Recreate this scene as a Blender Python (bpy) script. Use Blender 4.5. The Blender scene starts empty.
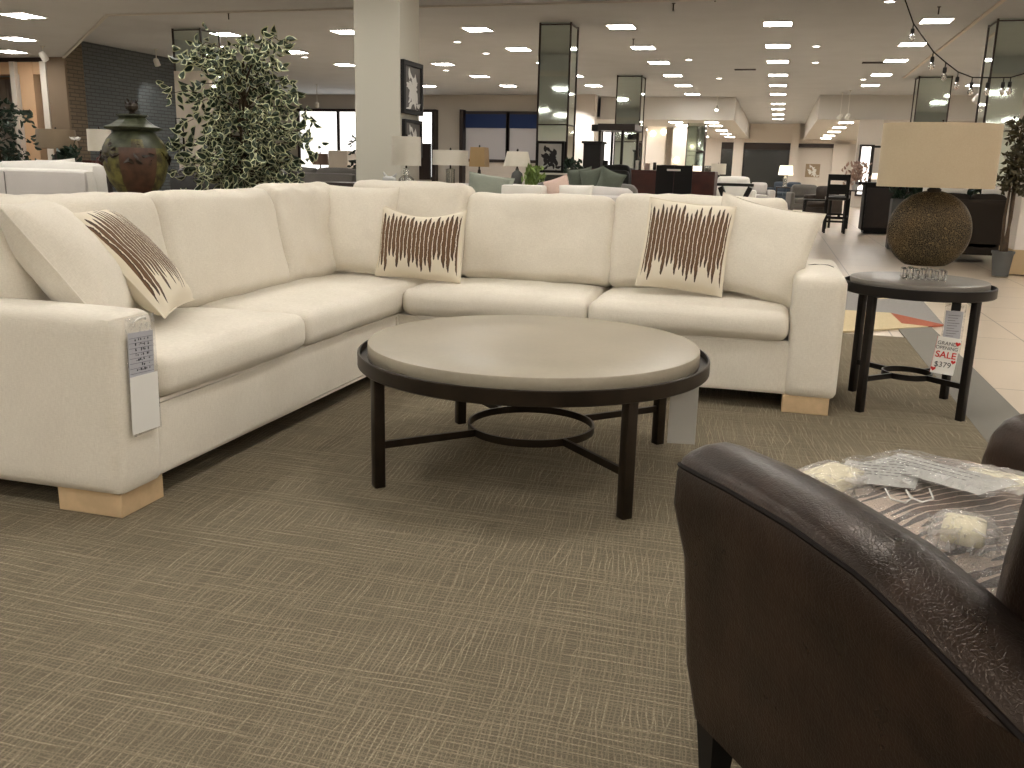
import bpy, bmesh, math, random
from mathutils import Vector, Matrix, noise
sc = bpy.context.scene
R = math.radians
# ---------------------------------------------------------------- camera, world, exposure
cam_d = bpy.data.cameras.new('camera'); cam = bpy.data.objects.new('camera', cam_d)
sc.collection.objects.link(cam); sc.camera = cam
cam_d.sensor_width = 36; cam_d.lens = 898/1024*36; cam_d.clip_start = .05; cam_d.clip_end = 200
_r = Vector((0.96043, 0.27753, 0.02353)); _d = Vector((0.08663, -0.21733, -0.97225)); _f = Vector((-0.26472, 0.93581, -0.23278))
m = Matrix.Identity(4)
for i in range(3): m[i][0] = _r[i]; m[i][1] = -_d[i]; m[i][2] = -_f[i]
m[2][3] = 1.12
cam.matrix_world = m
w = bpy.data.worlds.new('world'); sc.world = w; w.use_nodes = True
w.node_tree.nodes['Background'].inputs[0].default_value = (1, .97, .93, 1)
w.node_tree.nodes['Background'].inputs[1].default_value = .05
sc.view_settings.view_transform = 'Standard'; sc.view_settings.look = 'None'
sc.view_settings.exposure = 0.0; sc.view_settings.gamma = 1; sc.view_settings.use_curve_mapping = False
PANEL = 40.0          # radiance of the ceiling light panels
sc.cycles.use_denoising = True
sc.cycles.max_bounces = 7; sc.cycles.diffuse_bounces = 4; sc.cycles.glossy_bounces = 4
sc.cycles.transparent_max_bounces = 12; sc.cycles.transmission_bounces = 5
sc.cycles.sample_clamp_indirect = 6; sc.cycles.caustics_reflective = False; sc.cycles.caustics_refractive = False

# ---------------------------------------------------------------- materials
def lin(c):
    return tuple(((x/255)/12.92 if x/255 <= .04045 else ((x/255+.055)/1.055)**2.4) for x in c) + (1,)
_m = {}
def mat(name, col=(200, 200, 200), rough=.6, metal=0, emit=0, ecol=None, spec=.5, trans=0, alpha=1, coat=0, sheen=0, noise_amt=0, nscale=8, bump=0, bscale=60, var=None):
    if name in _m: return _m[name]
    x = bpy.data.materials.new(name); x.use_nodes = True; nt = x.node_tree; b = nt.nodes['Principled BSDF']
    I = b.inputs
    I['Base Color'].default_value = lin(col); I['Roughness'].default_value = rough; I['Metallic'].default_value = metal
    I['Specular IOR Level'].default_value = spec; I['Transmission Weight'].default_value = trans; I['Alpha'].default_value = alpha
    I['Coat Weight'].default_value = coat; I['Sheen Weight'].default_value = sheen
    if emit: I['Emission Color'].default_value = lin(ecol or col); I['Emission Strength'].default_value = emit
    if noise_amt or bump:
        tc = nt.nodes.new('ShaderNodeTexCoord')
    if noise_amt:
        n = nt.nodes.new('ShaderNodeTexNoise'); n.inputs['Scale'].default_value = nscale; n.inputs['Detail'].default_value = 5
        nt.links.new(tc.outputs['Object'], n.inputs['Vector'])
        r = nt.nodes.new('ShaderNodeValToRGB'); e = r.color_ramp.elements
        a = lin(col); v = lin(var) if var else tuple(q*(1-noise_amt) for q in a[:3]) + (1,)
        e[0].position = .35; e[0].color = v; e[1].position = .65; e[1].color = a
        nt.links.new(n.outputs['Fac'], r.inputs['Fac']); nt.links.new(r.outputs['Color'], I['Base Color'])
    if bump:
        n2 = nt.nodes.new('ShaderNodeTexNoise'); n2.inputs['Scale'].default_value = bscale; n2.inputs['Detail'].default_value = 4
        nt.links.new(tc.outputs['Object'], n2.inputs['Vector'])
        bp = nt.nodes.new('ShaderNodeBump'); bp.inputs['Strength'].default_value = bump; bp.inputs['Distance'].default_value = .01
        nt.links.new(n2.outputs['Fac'], bp.inputs['Height']); nt.links.new(bp.outputs['Normal'], I['Normal'])
    _m[name] = x
    return x
class NT:
    """small node helper"""
    def __init__(s, name, rough=.6):
        s.m = bpy.data.materials.new(name); s.m.use_nodes = True; s.nt = s.m.node_tree; s.b = s.nt.nodes['Principled BSDF']
        s.b.inputs['Roughness'].default_value = rough; s.tc = s.nt.nodes.new('ShaderNodeTexCoord'); _m[name] = s.m
    def n(s, t, **k):
        x = s.nt.nodes.new(t)
        for a, v in k.items(): setattr(x, a, v)
        return x
    def L(s, a, b): s.nt.links.new(a, b)
    def math(s, op, a, b=None, c=None):
        x = s.n('ShaderNodeMath', operation=op)
        for i, v in enumerate((a, b, c)):
            if v is None: continue
            if isinstance(v, (int, float)): x.inputs[i].default_value = v
            else: s.L(v, x.inputs[i])
        return x.outputs[0]
    def mapping(s, src, scale=(1, 1, 1), rot=(0, 0, 0), loc=(0, 0, 0)):
        x = s.n('ShaderNodeMapping'); x.inputs['Scale'].default_value = scale; x.inputs['Rotation'].default_value = rot; x.inputs['Location'].default_value = loc
        s.L(src, x.inputs['Vector']); return x.outputs[0]
    def noise(s, vec, scale, detail=2, rough=.5, dist=0):
        x = s.n('ShaderNodeTexNoise'); x.inputs['Scale'].default_value = scale; x.inputs['Detail'].default_value = detail
        x.inputs['Roughness'].default_value = rough; x.inputs['Distortion'].default_value = dist
        s.L(vec, x.inputs['Vector']); return x.outputs['Fac']
    def mix(s, fac, a, b):
        x = s.n('ShaderNodeMix', data_type='RGBA')
        if isinstance(fac, (int, float)): x.inputs['Factor'].default_value = fac
        else: s.L(fac, x.inputs['Factor'])
        for k, v in ((6, a), (7, b)):
            if isinstance(v, tuple): x.inputs[k].default_value = v
            else: s.L(v, x.inputs[k])
        return x.outputs[2]
    def ramp(s, fac, a, b):
        x = s.n('ShaderNodeMapRange'); x.inputs['From Min'].default_value = a; x.inputs['From Max'].default_value = b
        s.L(fac, x.inputs['Value']); return x.outputs[0]
    def bump(s, h, st, dist=.01):
        x = s.n('ShaderNodeBump'); x.inputs['Strength'].default_value = st; x.inputs['Distance'].default_value = dist
        s.L(h, x.inputs['Height']); s.L(x.outputs['Normal'], s.b.inputs['Normal'])
    def col(s, c): s.L(c, s.b.inputs['Base Color'])

def linen(name, c1, c2, sc_=1):
    k = NT(name, .85); o = k.tc.outputs['Object']
    a = k.noise(k.mapping(o, (60, 60, 500)), sc_, 2); b = k.noise(k.mapping(o, (500, 500, 60)), sc_, 2)
    t = k.math('ADD', k.math('MULTIPLY', a, .5), k.math('MULTIPLY', b, .5))
    big = k.noise(o, 3.5, 3)
    f = k.ramp(k.math('ADD', k.math('MULTIPLY', t, .7), k.math('MULTIPLY', big, .3)), .38, .62)
    k.col(k.mix(f, lin(c1), lin(c2)))
    k.bump(t, .25, .004); k.b.inputs['Sheen Weight'].default_value = .15
    k.b.inputs['Specular IOR Level'].default_value = .2
    return k.m
M_linen = linen('cream_linen', (212, 204, 189), (228, 221, 207))
M_ivory = linen('ivory_fabric', (226, 222, 214), (238, 235, 228))
M_greywhite = linen('pale_grey_fabric', (196, 190, 186), (208, 203, 198))
M_sage = linen('sage_fabric', (78, 84, 74), (94, 100, 88))
M_sage_l = linen('light_sage_fabric', (134, 140, 128), (150, 154, 142))
M_pink = linen('pink_fabric', (206, 180, 168), (220, 196, 184))
M_greyf = linen('grey_fabric', (92, 88, 84), (108, 104, 99))
M_shade = linen('linen_lamp_shade', (172, 156, 130), (184, 168, 142), 2)
M_shade_w = linen('white_lamp_shade', (205, 198, 182), (216, 210, 196), 2)
M_shade_t = linen('taupe_lamp_shade', (128, 112, 92), (140, 124, 102), 2)
M_shade_b = linen('tan_lamp_shade', (168, 140, 100), (180, 152, 112), 2)

def carpet():
    k = NT('carpet', .95); o = k.tc.outputs['Object']
    sx = k.n('ShaderNodeSeparateXYZ'); k.L(o, sx.inputs[0]); X, Y = sx.outputs[0], sx.outputs[1]
    def threads(coord, freq, wob_scale, wob, wid, keep, seg_scale, off):
        """woven-in light threads: wobbly parallel lines, each broken into segments"""
        w1 = k.math('MULTIPLY', k.math('SUBTRACT', k.noise(k.mapping(o, wob_scale, (0, 0, 0), (off, off, 0)), 1, 3), .5), wob)
        p = k.math('ADD', k.math('MULTIPLY', coord, freq), w1)
        cell = k.math('FLOOR', p); fr = k.math('ABSOLUTE', k.math('SUBTRACT', k.math('SUBTRACT', p, cell), .5))
        line = k.math('SUBTRACT', 1.0, k.ramp(fr, wid*.5, wid))
        cx = k.n('ShaderNodeCombineXYZ'); k.L(k.math('MULTIPLY', cell, 3.17), cx.inputs[0]); k.L(k.math('MULTIPLY', Y if coord is X else X, seg_scale), cx.inputs[1]); cx.inputs[2].default_value = off
        seg = k.ramp(k.noise(cx.outputs[0], 1, 1), keep, keep+.06)
        return k.math('MULTIPLY', line, seg)
    aa = k.math('MAXIMUM', threads(Y, 46, (1.6, 5, 1), 3.0, .11, .44, 2.6, 0), threads(Y, 27, (1.2, 4, 1), 2.0, .06, .48, 1.5, 9))
    Xs = k.math('ADD', X, k.math('MULTIPLY', Y, .12))
    bb = k.math('MAXIMUM', threads(Xs, 56, (3.5, 2.0, 1), 4.0, .11, .44, 5.5, 4), threads(X, 36, (4.5, 2.4, 1), 3.4, .08, .47, 4.0, 14))
    ff = k.math('MAXIMUM', threads(Y, 88, (3, 9, 1), 3.5, .16, .38, 6, 21), threads(Xs, 96, (8, 4, 1), 5.0, .16, .38, 11, 27))
    pm = k.ramp(k.noise(k.mapping(o, (2.2, 5.5, 1)), 1, 2), .40, .60)
    l = k.math('MAXIMUM', k.math('MULTIPLY', aa, k.math('SUBTRACT', 1.0, k.math('MULTIPLY', pm, .55))), k.math('MULTIPLY', bb, k.math('ADD', .35, k.math('MULTIPLY', pm, .6))))
    l = k.math('MAXIMUM', l, k.math('MULTIPLY', ff, .42))
    dash = k.ramp(k.noise(o, 160, 1), .35, .6)
    l = k.math('MINIMUM', k.math('MULTIPLY', l, k.math('ADD', .35, k.math('MULTIPLY', dash, .65))), 1.0)
    fib = k.noise(o, 380, 2); 
    base = k.mix(k.ramp(fib, .3, .7), lin((90, 82, 68)), lin((126, 116, 97)))
    big = k.ramp(k.noise(o, 1.3, 3), .3, .7)
    base = k.mix(k.math('MULTIPLY', big, .25), base, lin((102, 93, 77)))
    # a few old stains
    st = k.ramp(k.noise(k.mapping(o, (1, 1, 1), (0, 0, 0), (3.1, 7.7, 0)), 4.2, 1), .73, .80)
    base = k.mix(k.math('MULTIPLY', st, .5), base, lin((66, 60, 48)))
    k.col(k.mix(l, base, lin((166, 154, 131))))
    k.bump(k.math('ADD', l, k.math('MULTIPLY', fib, .7)), .6, .006)
    k.b.inputs['Specular IOR Level'].default_value = .1
    return k.m
M_carpet = carpet()
M_border = mat('grey_border_carpet', (134, 130, 122), .95, noise_amt=.18, nscale=240, bump=.4, bscale=300, spec=.1)

def tile():
    k = NT('floor_tile', .28); o = k.tc.outputs['Object']
    br = k.n('ShaderNodeTexBrick', offset=0.0); k.L(k.mapping(o, (1, 1, 1)), br.inputs['Vector'])
    br.inputs['Scale'].default_value = 1; br.inputs['Brick Width'].default_value = .91; br.inputs['Row Height'].default_value = .91
    br.inputs['Mortar Size'].default_value = .006; br.inputs['Mortar Smooth'].default_value = .1
    br.inputs['Color1'].default_value = lin((206, 190, 170)); br.inputs['Color2'].default_value = lin((198, 183, 164)); br.inputs['Mortar'].default_value = lin((128, 112, 96))
    c = k.mix(k.math('MULTIPLY', k.noise(o, 5, 5), .25), br.outputs['Color'], lin((178, 160, 138)))
    k.col(c); return k.m
M_tile = tile()
def rug():
    k = NT('patchwork_rug', .9); o = k.tc.outputs['Object']
    v = k.n('ShaderNodeTexVoronoi', distance='MANHATTAN'); k.L(k.mapping(o, (1.1, 1.5, 1), (0, 0, .5)), v.inputs['Vector']); v.inputs['Scale'].default_value = 1.0
    sep = k.n('ShaderNodeSeparateColor'); k.L(v.outputs['Color'], sep.inputs[0])
    r = k.n('ShaderNodeValToRGB'); r.color_ramp.interpolation = 'CONSTANT'; e = r.color_ramp.elements
    e[0].color = lin((150, 144, 134)); e[1].position = .3; e[1].color = lin((205, 186, 150))
    for p, c in ((.55, (150, 84, 58)), (.7, (168, 160, 150)), (.85, (186, 120, 88))):
        x = e.new(p); x.color = lin(c)
    k.L(sep.outputs[0], r.inputs['Fac']); k.col(r.outputs['Color']); k.bump(k.noise(o, 200, 2), .3); return k.m
M_rug = rug()
def brick(name, c1, c2, mo):
    k = NT(name, .8); g = k.tc.outputs['Generated']; o = k.tc.outputs['Object']
    sx = k.n('ShaderNodeSeparateXYZ'); k.L(o, sx.inputs[0]); cx = k.n('ShaderNodeCombineXYZ')
    k.L(k.math('ADD', sx.outputs[0], sx.outputs[1]), cx.inputs[0]); k.L(sx.outputs[2], cx.inputs[1])
    br = k.n('ShaderNodeTexBrick'); k.L(cx.outputs[0], br.inputs['Vector']); br.inputs['Scale'].default_value = 1
    br.inputs['Brick Width'].default_value = .32; br.inputs['Row Height'].default_value = .095; br.inputs['Mortar Size'].default_value = .012
    br.inputs['Color1'].default_value = lin(c1); br.inputs['Color2'].default_value = lin(c2); br.inputs['Mortar'].default_value = lin(mo)
    k.col(br.outputs['Color']); k.bump(k.math('SUBTRACT', 1.0, br.outputs['Fac']), .8, .02); return k.m
M_brick = brick('slate_brick', (84, 90, 92), (92, 97, 98), (66, 69, 70))
M_brick_w = brick('warm_brick', (104, 92, 76), (114, 100, 82), (82, 72, 58))

def leather():
    k = NT('dark_brown_leather', .38); o = k.tc.outputs['Object']
    n = k.noise(o, 9, 6, .65); n2 = k.noise(o, 2.5, 3)
    c = k.mix(k.ramp(k.math('ADD', k.math('MULTIPLY', n, .6), k.math('MULTIPLY', n2, .4)), .4, .68), lin((24, 17, 13)), lin((52, 38, 30)))
    k.col(c)
    v = k.n('ShaderNodeTexVoronoi', feature='DISTANCE_TO_EDGE'); k.L(o, v.inputs['Vector']); v.inputs['Scale'].default_value = 160
    cr = k.noise(k.mapping(o, (1, 1, 1)), 38, 4, .6, 1.2)
    k.bump(k.math('ADD', k.math('MULTIPLY', k.math('MINIMUM', v.outputs['Distance'], .12), 1.0), k.math('MULTIPLY', cr, .5)), .35, .005)
    k.L(k.math('ADD', .20, k.math('MULTIPLY', k.noise(o, 14, 4), .24)), k.b.inputs['Roughness']); k.b.inputs['Specular IOR Level'].default_value = .34; k.b.inputs['Specular Tint'].default_value = (.9, .74, .62, 1)
    return k.m
M_leather = leather()
M_blackleather = mat('black_leather', (30, 27, 25), .4, noise_amt=.3, nscale=10, bump=.3, bscale=40)
M_brownleather = mat('brown_leather', (56, 44, 34), .6, noise_amt=.3, nscale=10, bump=.2, bscale=40)

def stripes(name, N, cream, brown, vr=False, glit=False):
    """hand painted looking brown strokes on cream, from the pillow's own UV map"""
    k = NT(name, .8); uv = k.tc.outputs['UV']; sx = k.n('ShaderNodeSeparateXYZ'); k.L(uv, sx.inputs[0])
    u, v = (sx.outputs[1], sx.outputs[0]) if vr else (sx.outputs[0], sx.outputs[1])
    wob = k.math('MULTIPLY', k.math('SUBTRACT', k.noise(uv, 9, 2), .5), .028)
    U = k.math('MULTIPLY', k.math('ADD', u, wob), N); cell = k.math('FLOOR', U); fr = k.math('SUBTRACT', U, cell)
    def rnd(off):
        x = k.n('ShaderNodeTexWhiteNoise', noise_dimensions='1D'); k.L(k.math('ADD', cell, off), x.inputs['W']); return x.outputs['Value']
    core = k.math('SUBTRACT', 1.0, k.ramp(k.math('ABSOLUTE', k.math('SUBTRACT', v, .54)), .22, .46))
    lo = k.math('ADD', .06, k.math('MULTIPLY', rnd(.3), .22)); hi = k.math('SUBTRACT', .985, k.math('MULTIPLY', rnd(5.3), .12))
    end = k.ramp(k.math('MINIMUM', k.math('SUBTRACT', v, lo), k.math('SUBTRACT', hi, v)), 0, .16)
    wd = k.math('MULTIPLY', k.math('ADD', .30, k.math('MULTIPLY', k.noise(uv, 45, 2), .22)), k.math('POWER', end, .45))
    ds = k.math('ABSOLUTE', k.math('SUBTRACT', fr, .5))
    f = k.math('LESS_THAN', ds, wd)
    side = k.math('MULTIPLY', k.math('GREATER_THAN', u, .03), k.math('LESS_THAN', u, .97)); f = k.math('MULTIPLY', f, side)
    rim = k.math('GREATER_THAN', ds, k.math('SUBTRACT', wd, .13))
    dk = k.math('MAXIMUM', k.math('SUBTRACT', 1.0, k.ramp(end, .3, .9)), k.math('MULTIPLY', rim, .7))
    bc = k.mix(dk, lin(brown), lin(tuple(int(q*.62) for q in brown)))
    k.col(k.mix(f, lin(cream), bc))
    k.bump(k.math('ADD', k.math('MULTIPLY', f, .8), k.math('MULTIPLY', k.noise(uv, 220, 2), .3)), .5, .004)
    k.b.inputs['Sheen Weight'].default_value = .1
    if glit:
        k.b.inputs['Roughness'].default_value = .35; g = k.noise(uv, 160, 3)
        k.bump(g, 1.0, .01); k.b.inputs['Specular IOR Level'].default_value = .8
    return k.m
M_stripe = stripes('brown_stroke_fabric', 20, (222, 212, 192), (104, 76, 50))
M_stripe2 = stripes('sequin_stroke_fabric', 30, (214, 190, 170), (104, 80, 64), vr=True, glit=True)

def concrete():
    k = NT('taupe_stone_top', .36); o = k.tc.outputs['Object']
    n = k.noise(o, 2.2, 5, .6); n2 = k.noise(o, 60, 3)
    k.col(k.mix(k.ramp(k.math('ADD', k.math('MULTIPLY', n, .8), k.math('MULTIPLY', n2, .2)), .35, .65), lin((148, 139, 122)), lin((164, 155, 137))))
    k.L(k.math('ADD', .3, k.math('MULTIPLY', n, .15)), k.b.inputs['Roughness']); return k.m
M_stone = concrete()
M_stone_d = mat('grey_stone_top', (112, 106, 98), .3, noise_amt=.12, nscale=5)
M_bronze = mat('bronze_metal', (46, 37, 27), .4, .6, noise_amt=.3, nscale=14)
M_iron = mat('dark_metal', (24, 19, 16), .4, .4)
M_oak = mat('light_oak', (204, 176, 138), .5, noise_amt=.14, nscale=20)
M_black = mat('black_wood', (16, 14, 13), .55, spec=.3)
M_espresso = mat('espresso_wood', (38, 26, 20), .35, noise_amt=.3, nscale=9)
M_mahog = mat('mahogany_wood', (84, 36, 24), .35, noise_amt=.3, nscale=6)
M_dark = mat('dark_cloth', (24, 22, 22), .9)
M_wall = mat('painted_wall', (200, 194, 184), .85, spec=.2)
M_wall_w = mat('white_wall', (214, 206, 196), .85, spec=.2)
M_column = mat('pillar_paint', (200, 196, 182), .7, spec=.25)
M_ceiling = mat('ceiling_paint', (198, 201, 203), .9, spec=.1, noise_amt=.05, nscale=1.2)
M_soffit = mat('soffit_paint', (206, 203, 197), .9, spec=.1)
M_taupe = mat('taupe_wall', (120, 104, 86), .85)
M_peach = mat('peach_wall', (214, 178, 142), .8)
M_frame = mat('storefront_frame', (44, 32, 28), .5)
M_blue = mat('blue_valance', (28, 50, 98), .8)
M_curtain = mat('pale_curtain', (196, 186, 176), .9, noise_amt=.1, nscale=6)
M_glow = mat('lit_shop_window', (255, 252, 248), .5, emit=1.6)
M_glow2 = mat('lit_shop_interior', (176, 172, 172), .5, emit=.12)
M_darkglass = mat('dark_shop_window', (34, 38, 36), .15, spec=.8)
M_panel = mat('light_diffuser', (255, 255, 255), .5, emit=PANEL, ecol=(255, 250, 242))
M_spot = mat('spot_lamp', (255, 250, 240), .5, emit=14, ecol=(255, 250, 242))
M_glowshade = mat('glowing_shade', (255, 244, 224), .7, emit=1.3)
M_white = mat('white_plastic', (225, 222, 215), .5)
M_card = mat('white_card', (224, 222, 216), .6)
M_paper = mat('printed_paper', (176, 176, 182), .6)
M_ink = mat('ink', (36, 36, 44), .6)
M_red = mat('red_ink', (190, 40, 34), .6)
M_cushfoot = mat('cream_wood_block', (232, 222, 184), .5)
M_ceramic = mat('white_ceramic', (190, 190, 186), .2)
M_silver = mat('silvered_glass', (170, 168, 160), .18, .8)
M_rubber = mat('grey_pot', (84, 84, 82), .7)
M_trunk = mat('tree_bark', (78, 62, 46), .9, noise_amt=.3, nscale=30, bump=.4)
M_leaf = mat('leaf_green', (44, 60, 40), .5, noise_amt=.3, nscale=12)
M_leafedge = mat('leaf_cream_edge', (206, 210, 172), .5)
M_leafd = mat('leaf_dark_green', (26, 48, 30), .5, noise_amt=.35, nscale=14)
M_leafo = mat('leaf_olive', (78, 70, 42), .6, noise_amt=.5, nscale=9)
M_art = mat('black_print', (30, 28, 30), .5)
M_mat = mat('mount_board', (200, 200, 196), .6)
def mirror():
    k = NT('antique_mirror', .04); k.b.inputs['Metallic'].default_value = 1
    k.col(k.mix(k.math('MULTIPLY', k.noise(k.tc.outputs['Object'], 1.5, 3), .3), lin((214, 224, 216)), lin((196, 206, 198)))); return k.m
M_mirror = mirror()
def crackle():
    k = NT('crackled_bronze_glass', .3); o = k.tc.outputs['Object']
    v = k.n('ShaderNodeTexVoronoi', feature='DISTANCE_TO_EDGE'); k.L(k.mapping(o, (1, 1, 1.2)), v.inputs['Vector']); v.inputs['Scale'].default_value = 120
    n = k.noise(o, 7, 4)
    f = k.ramp(v.outputs['Distance'], .0, .10)
    c = k.mix(k.ramp(n, .4, .7), lin((26, 20, 15)), lin((70, 54, 32)))
    k.col(k.mix(f, lin((128, 110, 74)), c)); k.b.inputs['Metallic'].default_value = .55; k.b.inputs['Roughness'].default_value = .4; k.bump(f, .6, .003)
    return k.m
M_crackle = crackle()
def glass():
    x = bpy.data.materials.new('clear_glass'); x.use_nodes = True; b = x.node_tree.nodes['Principled BSDF'].inputs
    b['Transmission Weight'].default_value = 1; b['Roughness'].default_value = .03; b['IOR'].default_value = 1.45; b['Base Color'].default_value = (.95, .95, .93, 1); return x
M_glass = glass()
def film(name, a=.10, col=(238, 236, 232)):
    k = NT(name, .12); k.b.inputs['Alpha'].default_value = a; k.b.inputs['Base Color'].default_value = lin(col); k.b.inputs['Specular IOR Level'].default_value = 1.0
    o = k.tc.outputs['Object']; n = k.noise(o, 26, 4, .6, 1.5); k.bump(n, .9, .02)
    k.L(k.math('ADD', a, k.math('MULTIPLY', k.ramp(n, .54, .72), .30)), k.b.inputs['Alpha']); return k.m
M_film = film('clear_plastic_film')
M_film_w = film('cloudy_plastic_film', .34, (226, 220, 214))
def urnm():
    k = NT('weathered_urn_paint', .5); o = k.tc.outputs['Object']
    n = k.noise(o, 9, 5, .65); 
    c = k.mix(k.ramp(n, .4, .62), lin((58, 50, 32)), lin((116, 112, 60)))
    k.col(c); k.bump(n, .4); return k.m
M_urn = urnm()
M_urnr = mat('rust_painted_panel', (88, 60, 44), .5, noise_amt=.45, nscale=14)
M_urnd = mat('dark_painted_panel', (52, 40, 28), .5, noise_amt=.4, nscale=14)
M_urnl = mat('grey_green_glaze', (74, 78, 58), .45, noise_amt=.5, nscale=16)

# ---------------------------------------------------------------- mesh helpers
def obj(name, bm, m_, parent=None, smooth=True, mats=None):
    me = bpy.data.meshes.new(name); bm.normal_update(); bm.to_mesh(me); bm.free()
    for q in (mats or [m_]): me.materials.append(q)
    if smooth:
        for p in me.polygons: p.use_smooth = True
        try: me.set_sharp_from_angle(angle=R(40))
        except Exception: pass
    o = bpy.data.objects.new(name, me); sc.collection.objects.link(o)
    if parent: o.parent = parent
    return o
def thing(name, label, cat, loc=(0, 0, 0), rotz=0, group=None):
    o = bpy.data.objects.new(name, None); sc.collection.objects.link(o); o.location = loc; o.rotation_euler = (0, 0, rotz)
    o.empty_display_size = .1
    return tag(o, label, cat, group)
def tag(o, label, cat, group=None, kind=None):
    o['label'] = label; o['category'] = cat
    if group: o['group'] = group
    if kind: o['kind'] = kind
    return o
def struct(name, bm, m_, mats=None, smooth=False):
    o = obj(name, bm, m_, smooth=smooth, mats=mats); o['kind'] = 'structure'; return o
def box(bm, x0, x1, y0, y1, z0, z1, mi=0, M=None):
    vs = [bm.verts.new((x, y, z)) for x in (x0, x1) for y in (y0, y1) for z in (z0, z1)]
    fs = []
    for f in ((0, 1, 3, 2), (4, 6, 7, 5), (0, 4, 5, 1), (2, 3, 7, 6), (0, 2, 6, 4), (1, 5, 7, 3)):
        q = bm.faces.new([vs[i] for i in f]); q.material_index = mi; fs.append(q)
    if M is not None: bmesh.ops.transform(bm, matrix=M, verts=vs)
    return vs
def bbox(x0, x1, y0, y1, z0, z1, bev=.01, seg=2):
    bm = bmesh.new(); box(bm, x0, x1, y0, y1, z0, z1)
    if bev: bmesh.ops.bevel(bm, geom=bm.edges[:], offset=bev, segments=seg, profile=.5, affect='EDGES')
    return bm
def boxes(*bs):
    bm = bmesh.new()
    for b in bs: box(bm, *b)
    return bm
def lathe(bm, prof, n=32, sx=1, sy=1, c=(0, 0), cap=True, mif=None):
    rings = []
    for r_, z in prof:
        rings.append([bm.verts.new((c[0]+sx*r_*math.cos(2*math.pi*i/n), c[1]+sy*r_*math.sin(2*math.pi*i/n), z)) for i in range(n)])
    for j, (a, b) in enumerate(zip(rings, rings[1:])):
        for i in range(n):
            f = bm.faces.new((a[i], a[(i+1) % n], b[(i+1) % n], b[i]))
            if mif: f.material_index = mif(i, j)
    if cap: bm.faces.new(rings[0][::-1]); bm.faces.new(rings[-1])
    return bm
def tube(bm, pts, r_, n=8, cap=True):
    pts = [Vector(p) for p in pts]; rings = []
    rr = r_ if isinstance(r_, (list, tuple)) else [r_]*len(pts)
    up = None
    for i, p in enumerate(pts):
        t = (pts[min(i+1, len(pts)-1)]-pts[max(i-1, 0)]).normalized()
        if up is None: up = Vector((0, 0, 1)) if abs(t.z) < .9 else Vector((1, 0, 0))
        a = t.cross(up).normalized(); b = a.cross(t); up = b
        rings.append([bm.verts.new(p+rr[i]*(a*math.cos(2*math.pi*k/n)+b*math.sin(2*math.pi*k/n))) for k in range(n)])
    for a, b in zip(rings, rings[1:]):
        for i in range(n): bm.faces.new((a[i], a[(i+1) % n], b[(i+1) % n], b[i]))
    if cap: bm.faces.new(rings[0][::-1]); bm.faces.new(rings[-1])
    return bm
def poly(bm, pts, z0, z1, mi=0):
    a = [bm.verts.new((x, y, z0)) for x, y in pts]; b = [bm.verts.new((x, y, z1)) for x, y in pts]; n = len(pts)
    fs = [bm.faces.new(a[::-1]), bm.faces.new(b)] + [bm.faces.new((a[i], a[(i+1) % n], b[(i+1) % n], b[i])) for i in range(n)]
    for f in fs: f.material_index = mi
    return bm
def grid_cube(nx, ny, nz):
    """closed cube surface in [-1,1]^3 as a shared-vertex grid"""
    bm = bmesh.new(); vd = {}
    def v(i, j, k):
        if (i, j, k) not in vd: vd[(i, j, k)] = bm.verts.new((2*i/nx-1, 2*j/ny-1, 2*k/nz-1))
        return vd[(i, j, k)]
    for i in range(nx):
        for j in range(ny):
            bm.faces.new((v(i, j, 0), v(i, j+1, 0), v(i+1, j+1, 0), v(i+1, j, 0)))
            bm.faces.new((v(i, j, nz), v(i+1, j, nz), v(i+1, j+1, nz), v(i, j+1, nz)))
    for i in range(nx):
        for k in range(nz):
            bm.faces.new((v(i, 0, k), v(i+1, 0, k), v(i+1, 0, k+1), v(i, 0, k+1)))
            bm.faces.new((v(i, ny, k), v(i, ny, k+1), v(i+1, ny, k+1), v(i+1, ny, k)))
    for j in range(ny):
        for k in range(nz):
            bm.faces.new((v(0, j, k), v(0, j, k+1), v(0, j+1, k+1), v(0, j+1, k)))
            bm.faces.new((v(nx, j, k), v(nx, j+1, k), v(nx, j+1, k+1), v(nx, j, k+1)))
    return bm
def soft(x0, x1, y0, y1, z0, z1, r_=.04, crown=(0, 0, 0), n=14, wr=0, seed=0, taper=None):
    """rounded upholstered block; crown = how far each pair of faces bulges (x, y, z)"""
    a, b, c = (x1-x0)/2, (y1-y0)/2, (z1-z0)/2; m_ = max(a, b, c)
    N = [max(4, int(round(n*q/m_))) for q in (a, b, c)]
    bm = grid_cube(*N)
    rr = min(r_, a, b, c)*.999
    for v in bm.verts:
        u = v.co.copy()
        # put grid lines near the edges so the rounding is well resolved
        u = Vector([math.copysign(abs(q)**.8, q) for q in u])
        p = Vector((u.x*a, u.y*b, u.z*c)); q = Vector((max(-a+rr, min(a-rr, p.x)), max(-b+rr, min(b-rr, p.y)), max(-c+rr, min(c-rr, p.z))))
        d = p-q
        if d.length > 1e-9: p = q+d.normalized()*rr
        wx = (1-u.y**2)*(1-u.z**2); wy = (1-u.x**2)*(1-u.z**2); wz = (1-u.x**2)*(1-u.y**2)
        p.x += crown[0]*u.x*max(wx, 0)**.7; p.y += crown[1]*u.y*max(wy, 0)**.7; p.z += crown[2]*u.z*max(wz, 0)**.7
        if taper: p.x *= 1+taper*u.z
        if wr:
            s = Vector((seed*3.7, seed*1.3, seed*7.1))
            p += v.co.normalized()*wr*noise.noise(p*5+s) + v.co.normalized()*wr*.5*noise.noise(p*14+s)
        v.co = p+Vector(((x0+x1)/2, (y0+y1)/2, (z0+z1)/2))
    return bm
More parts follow.
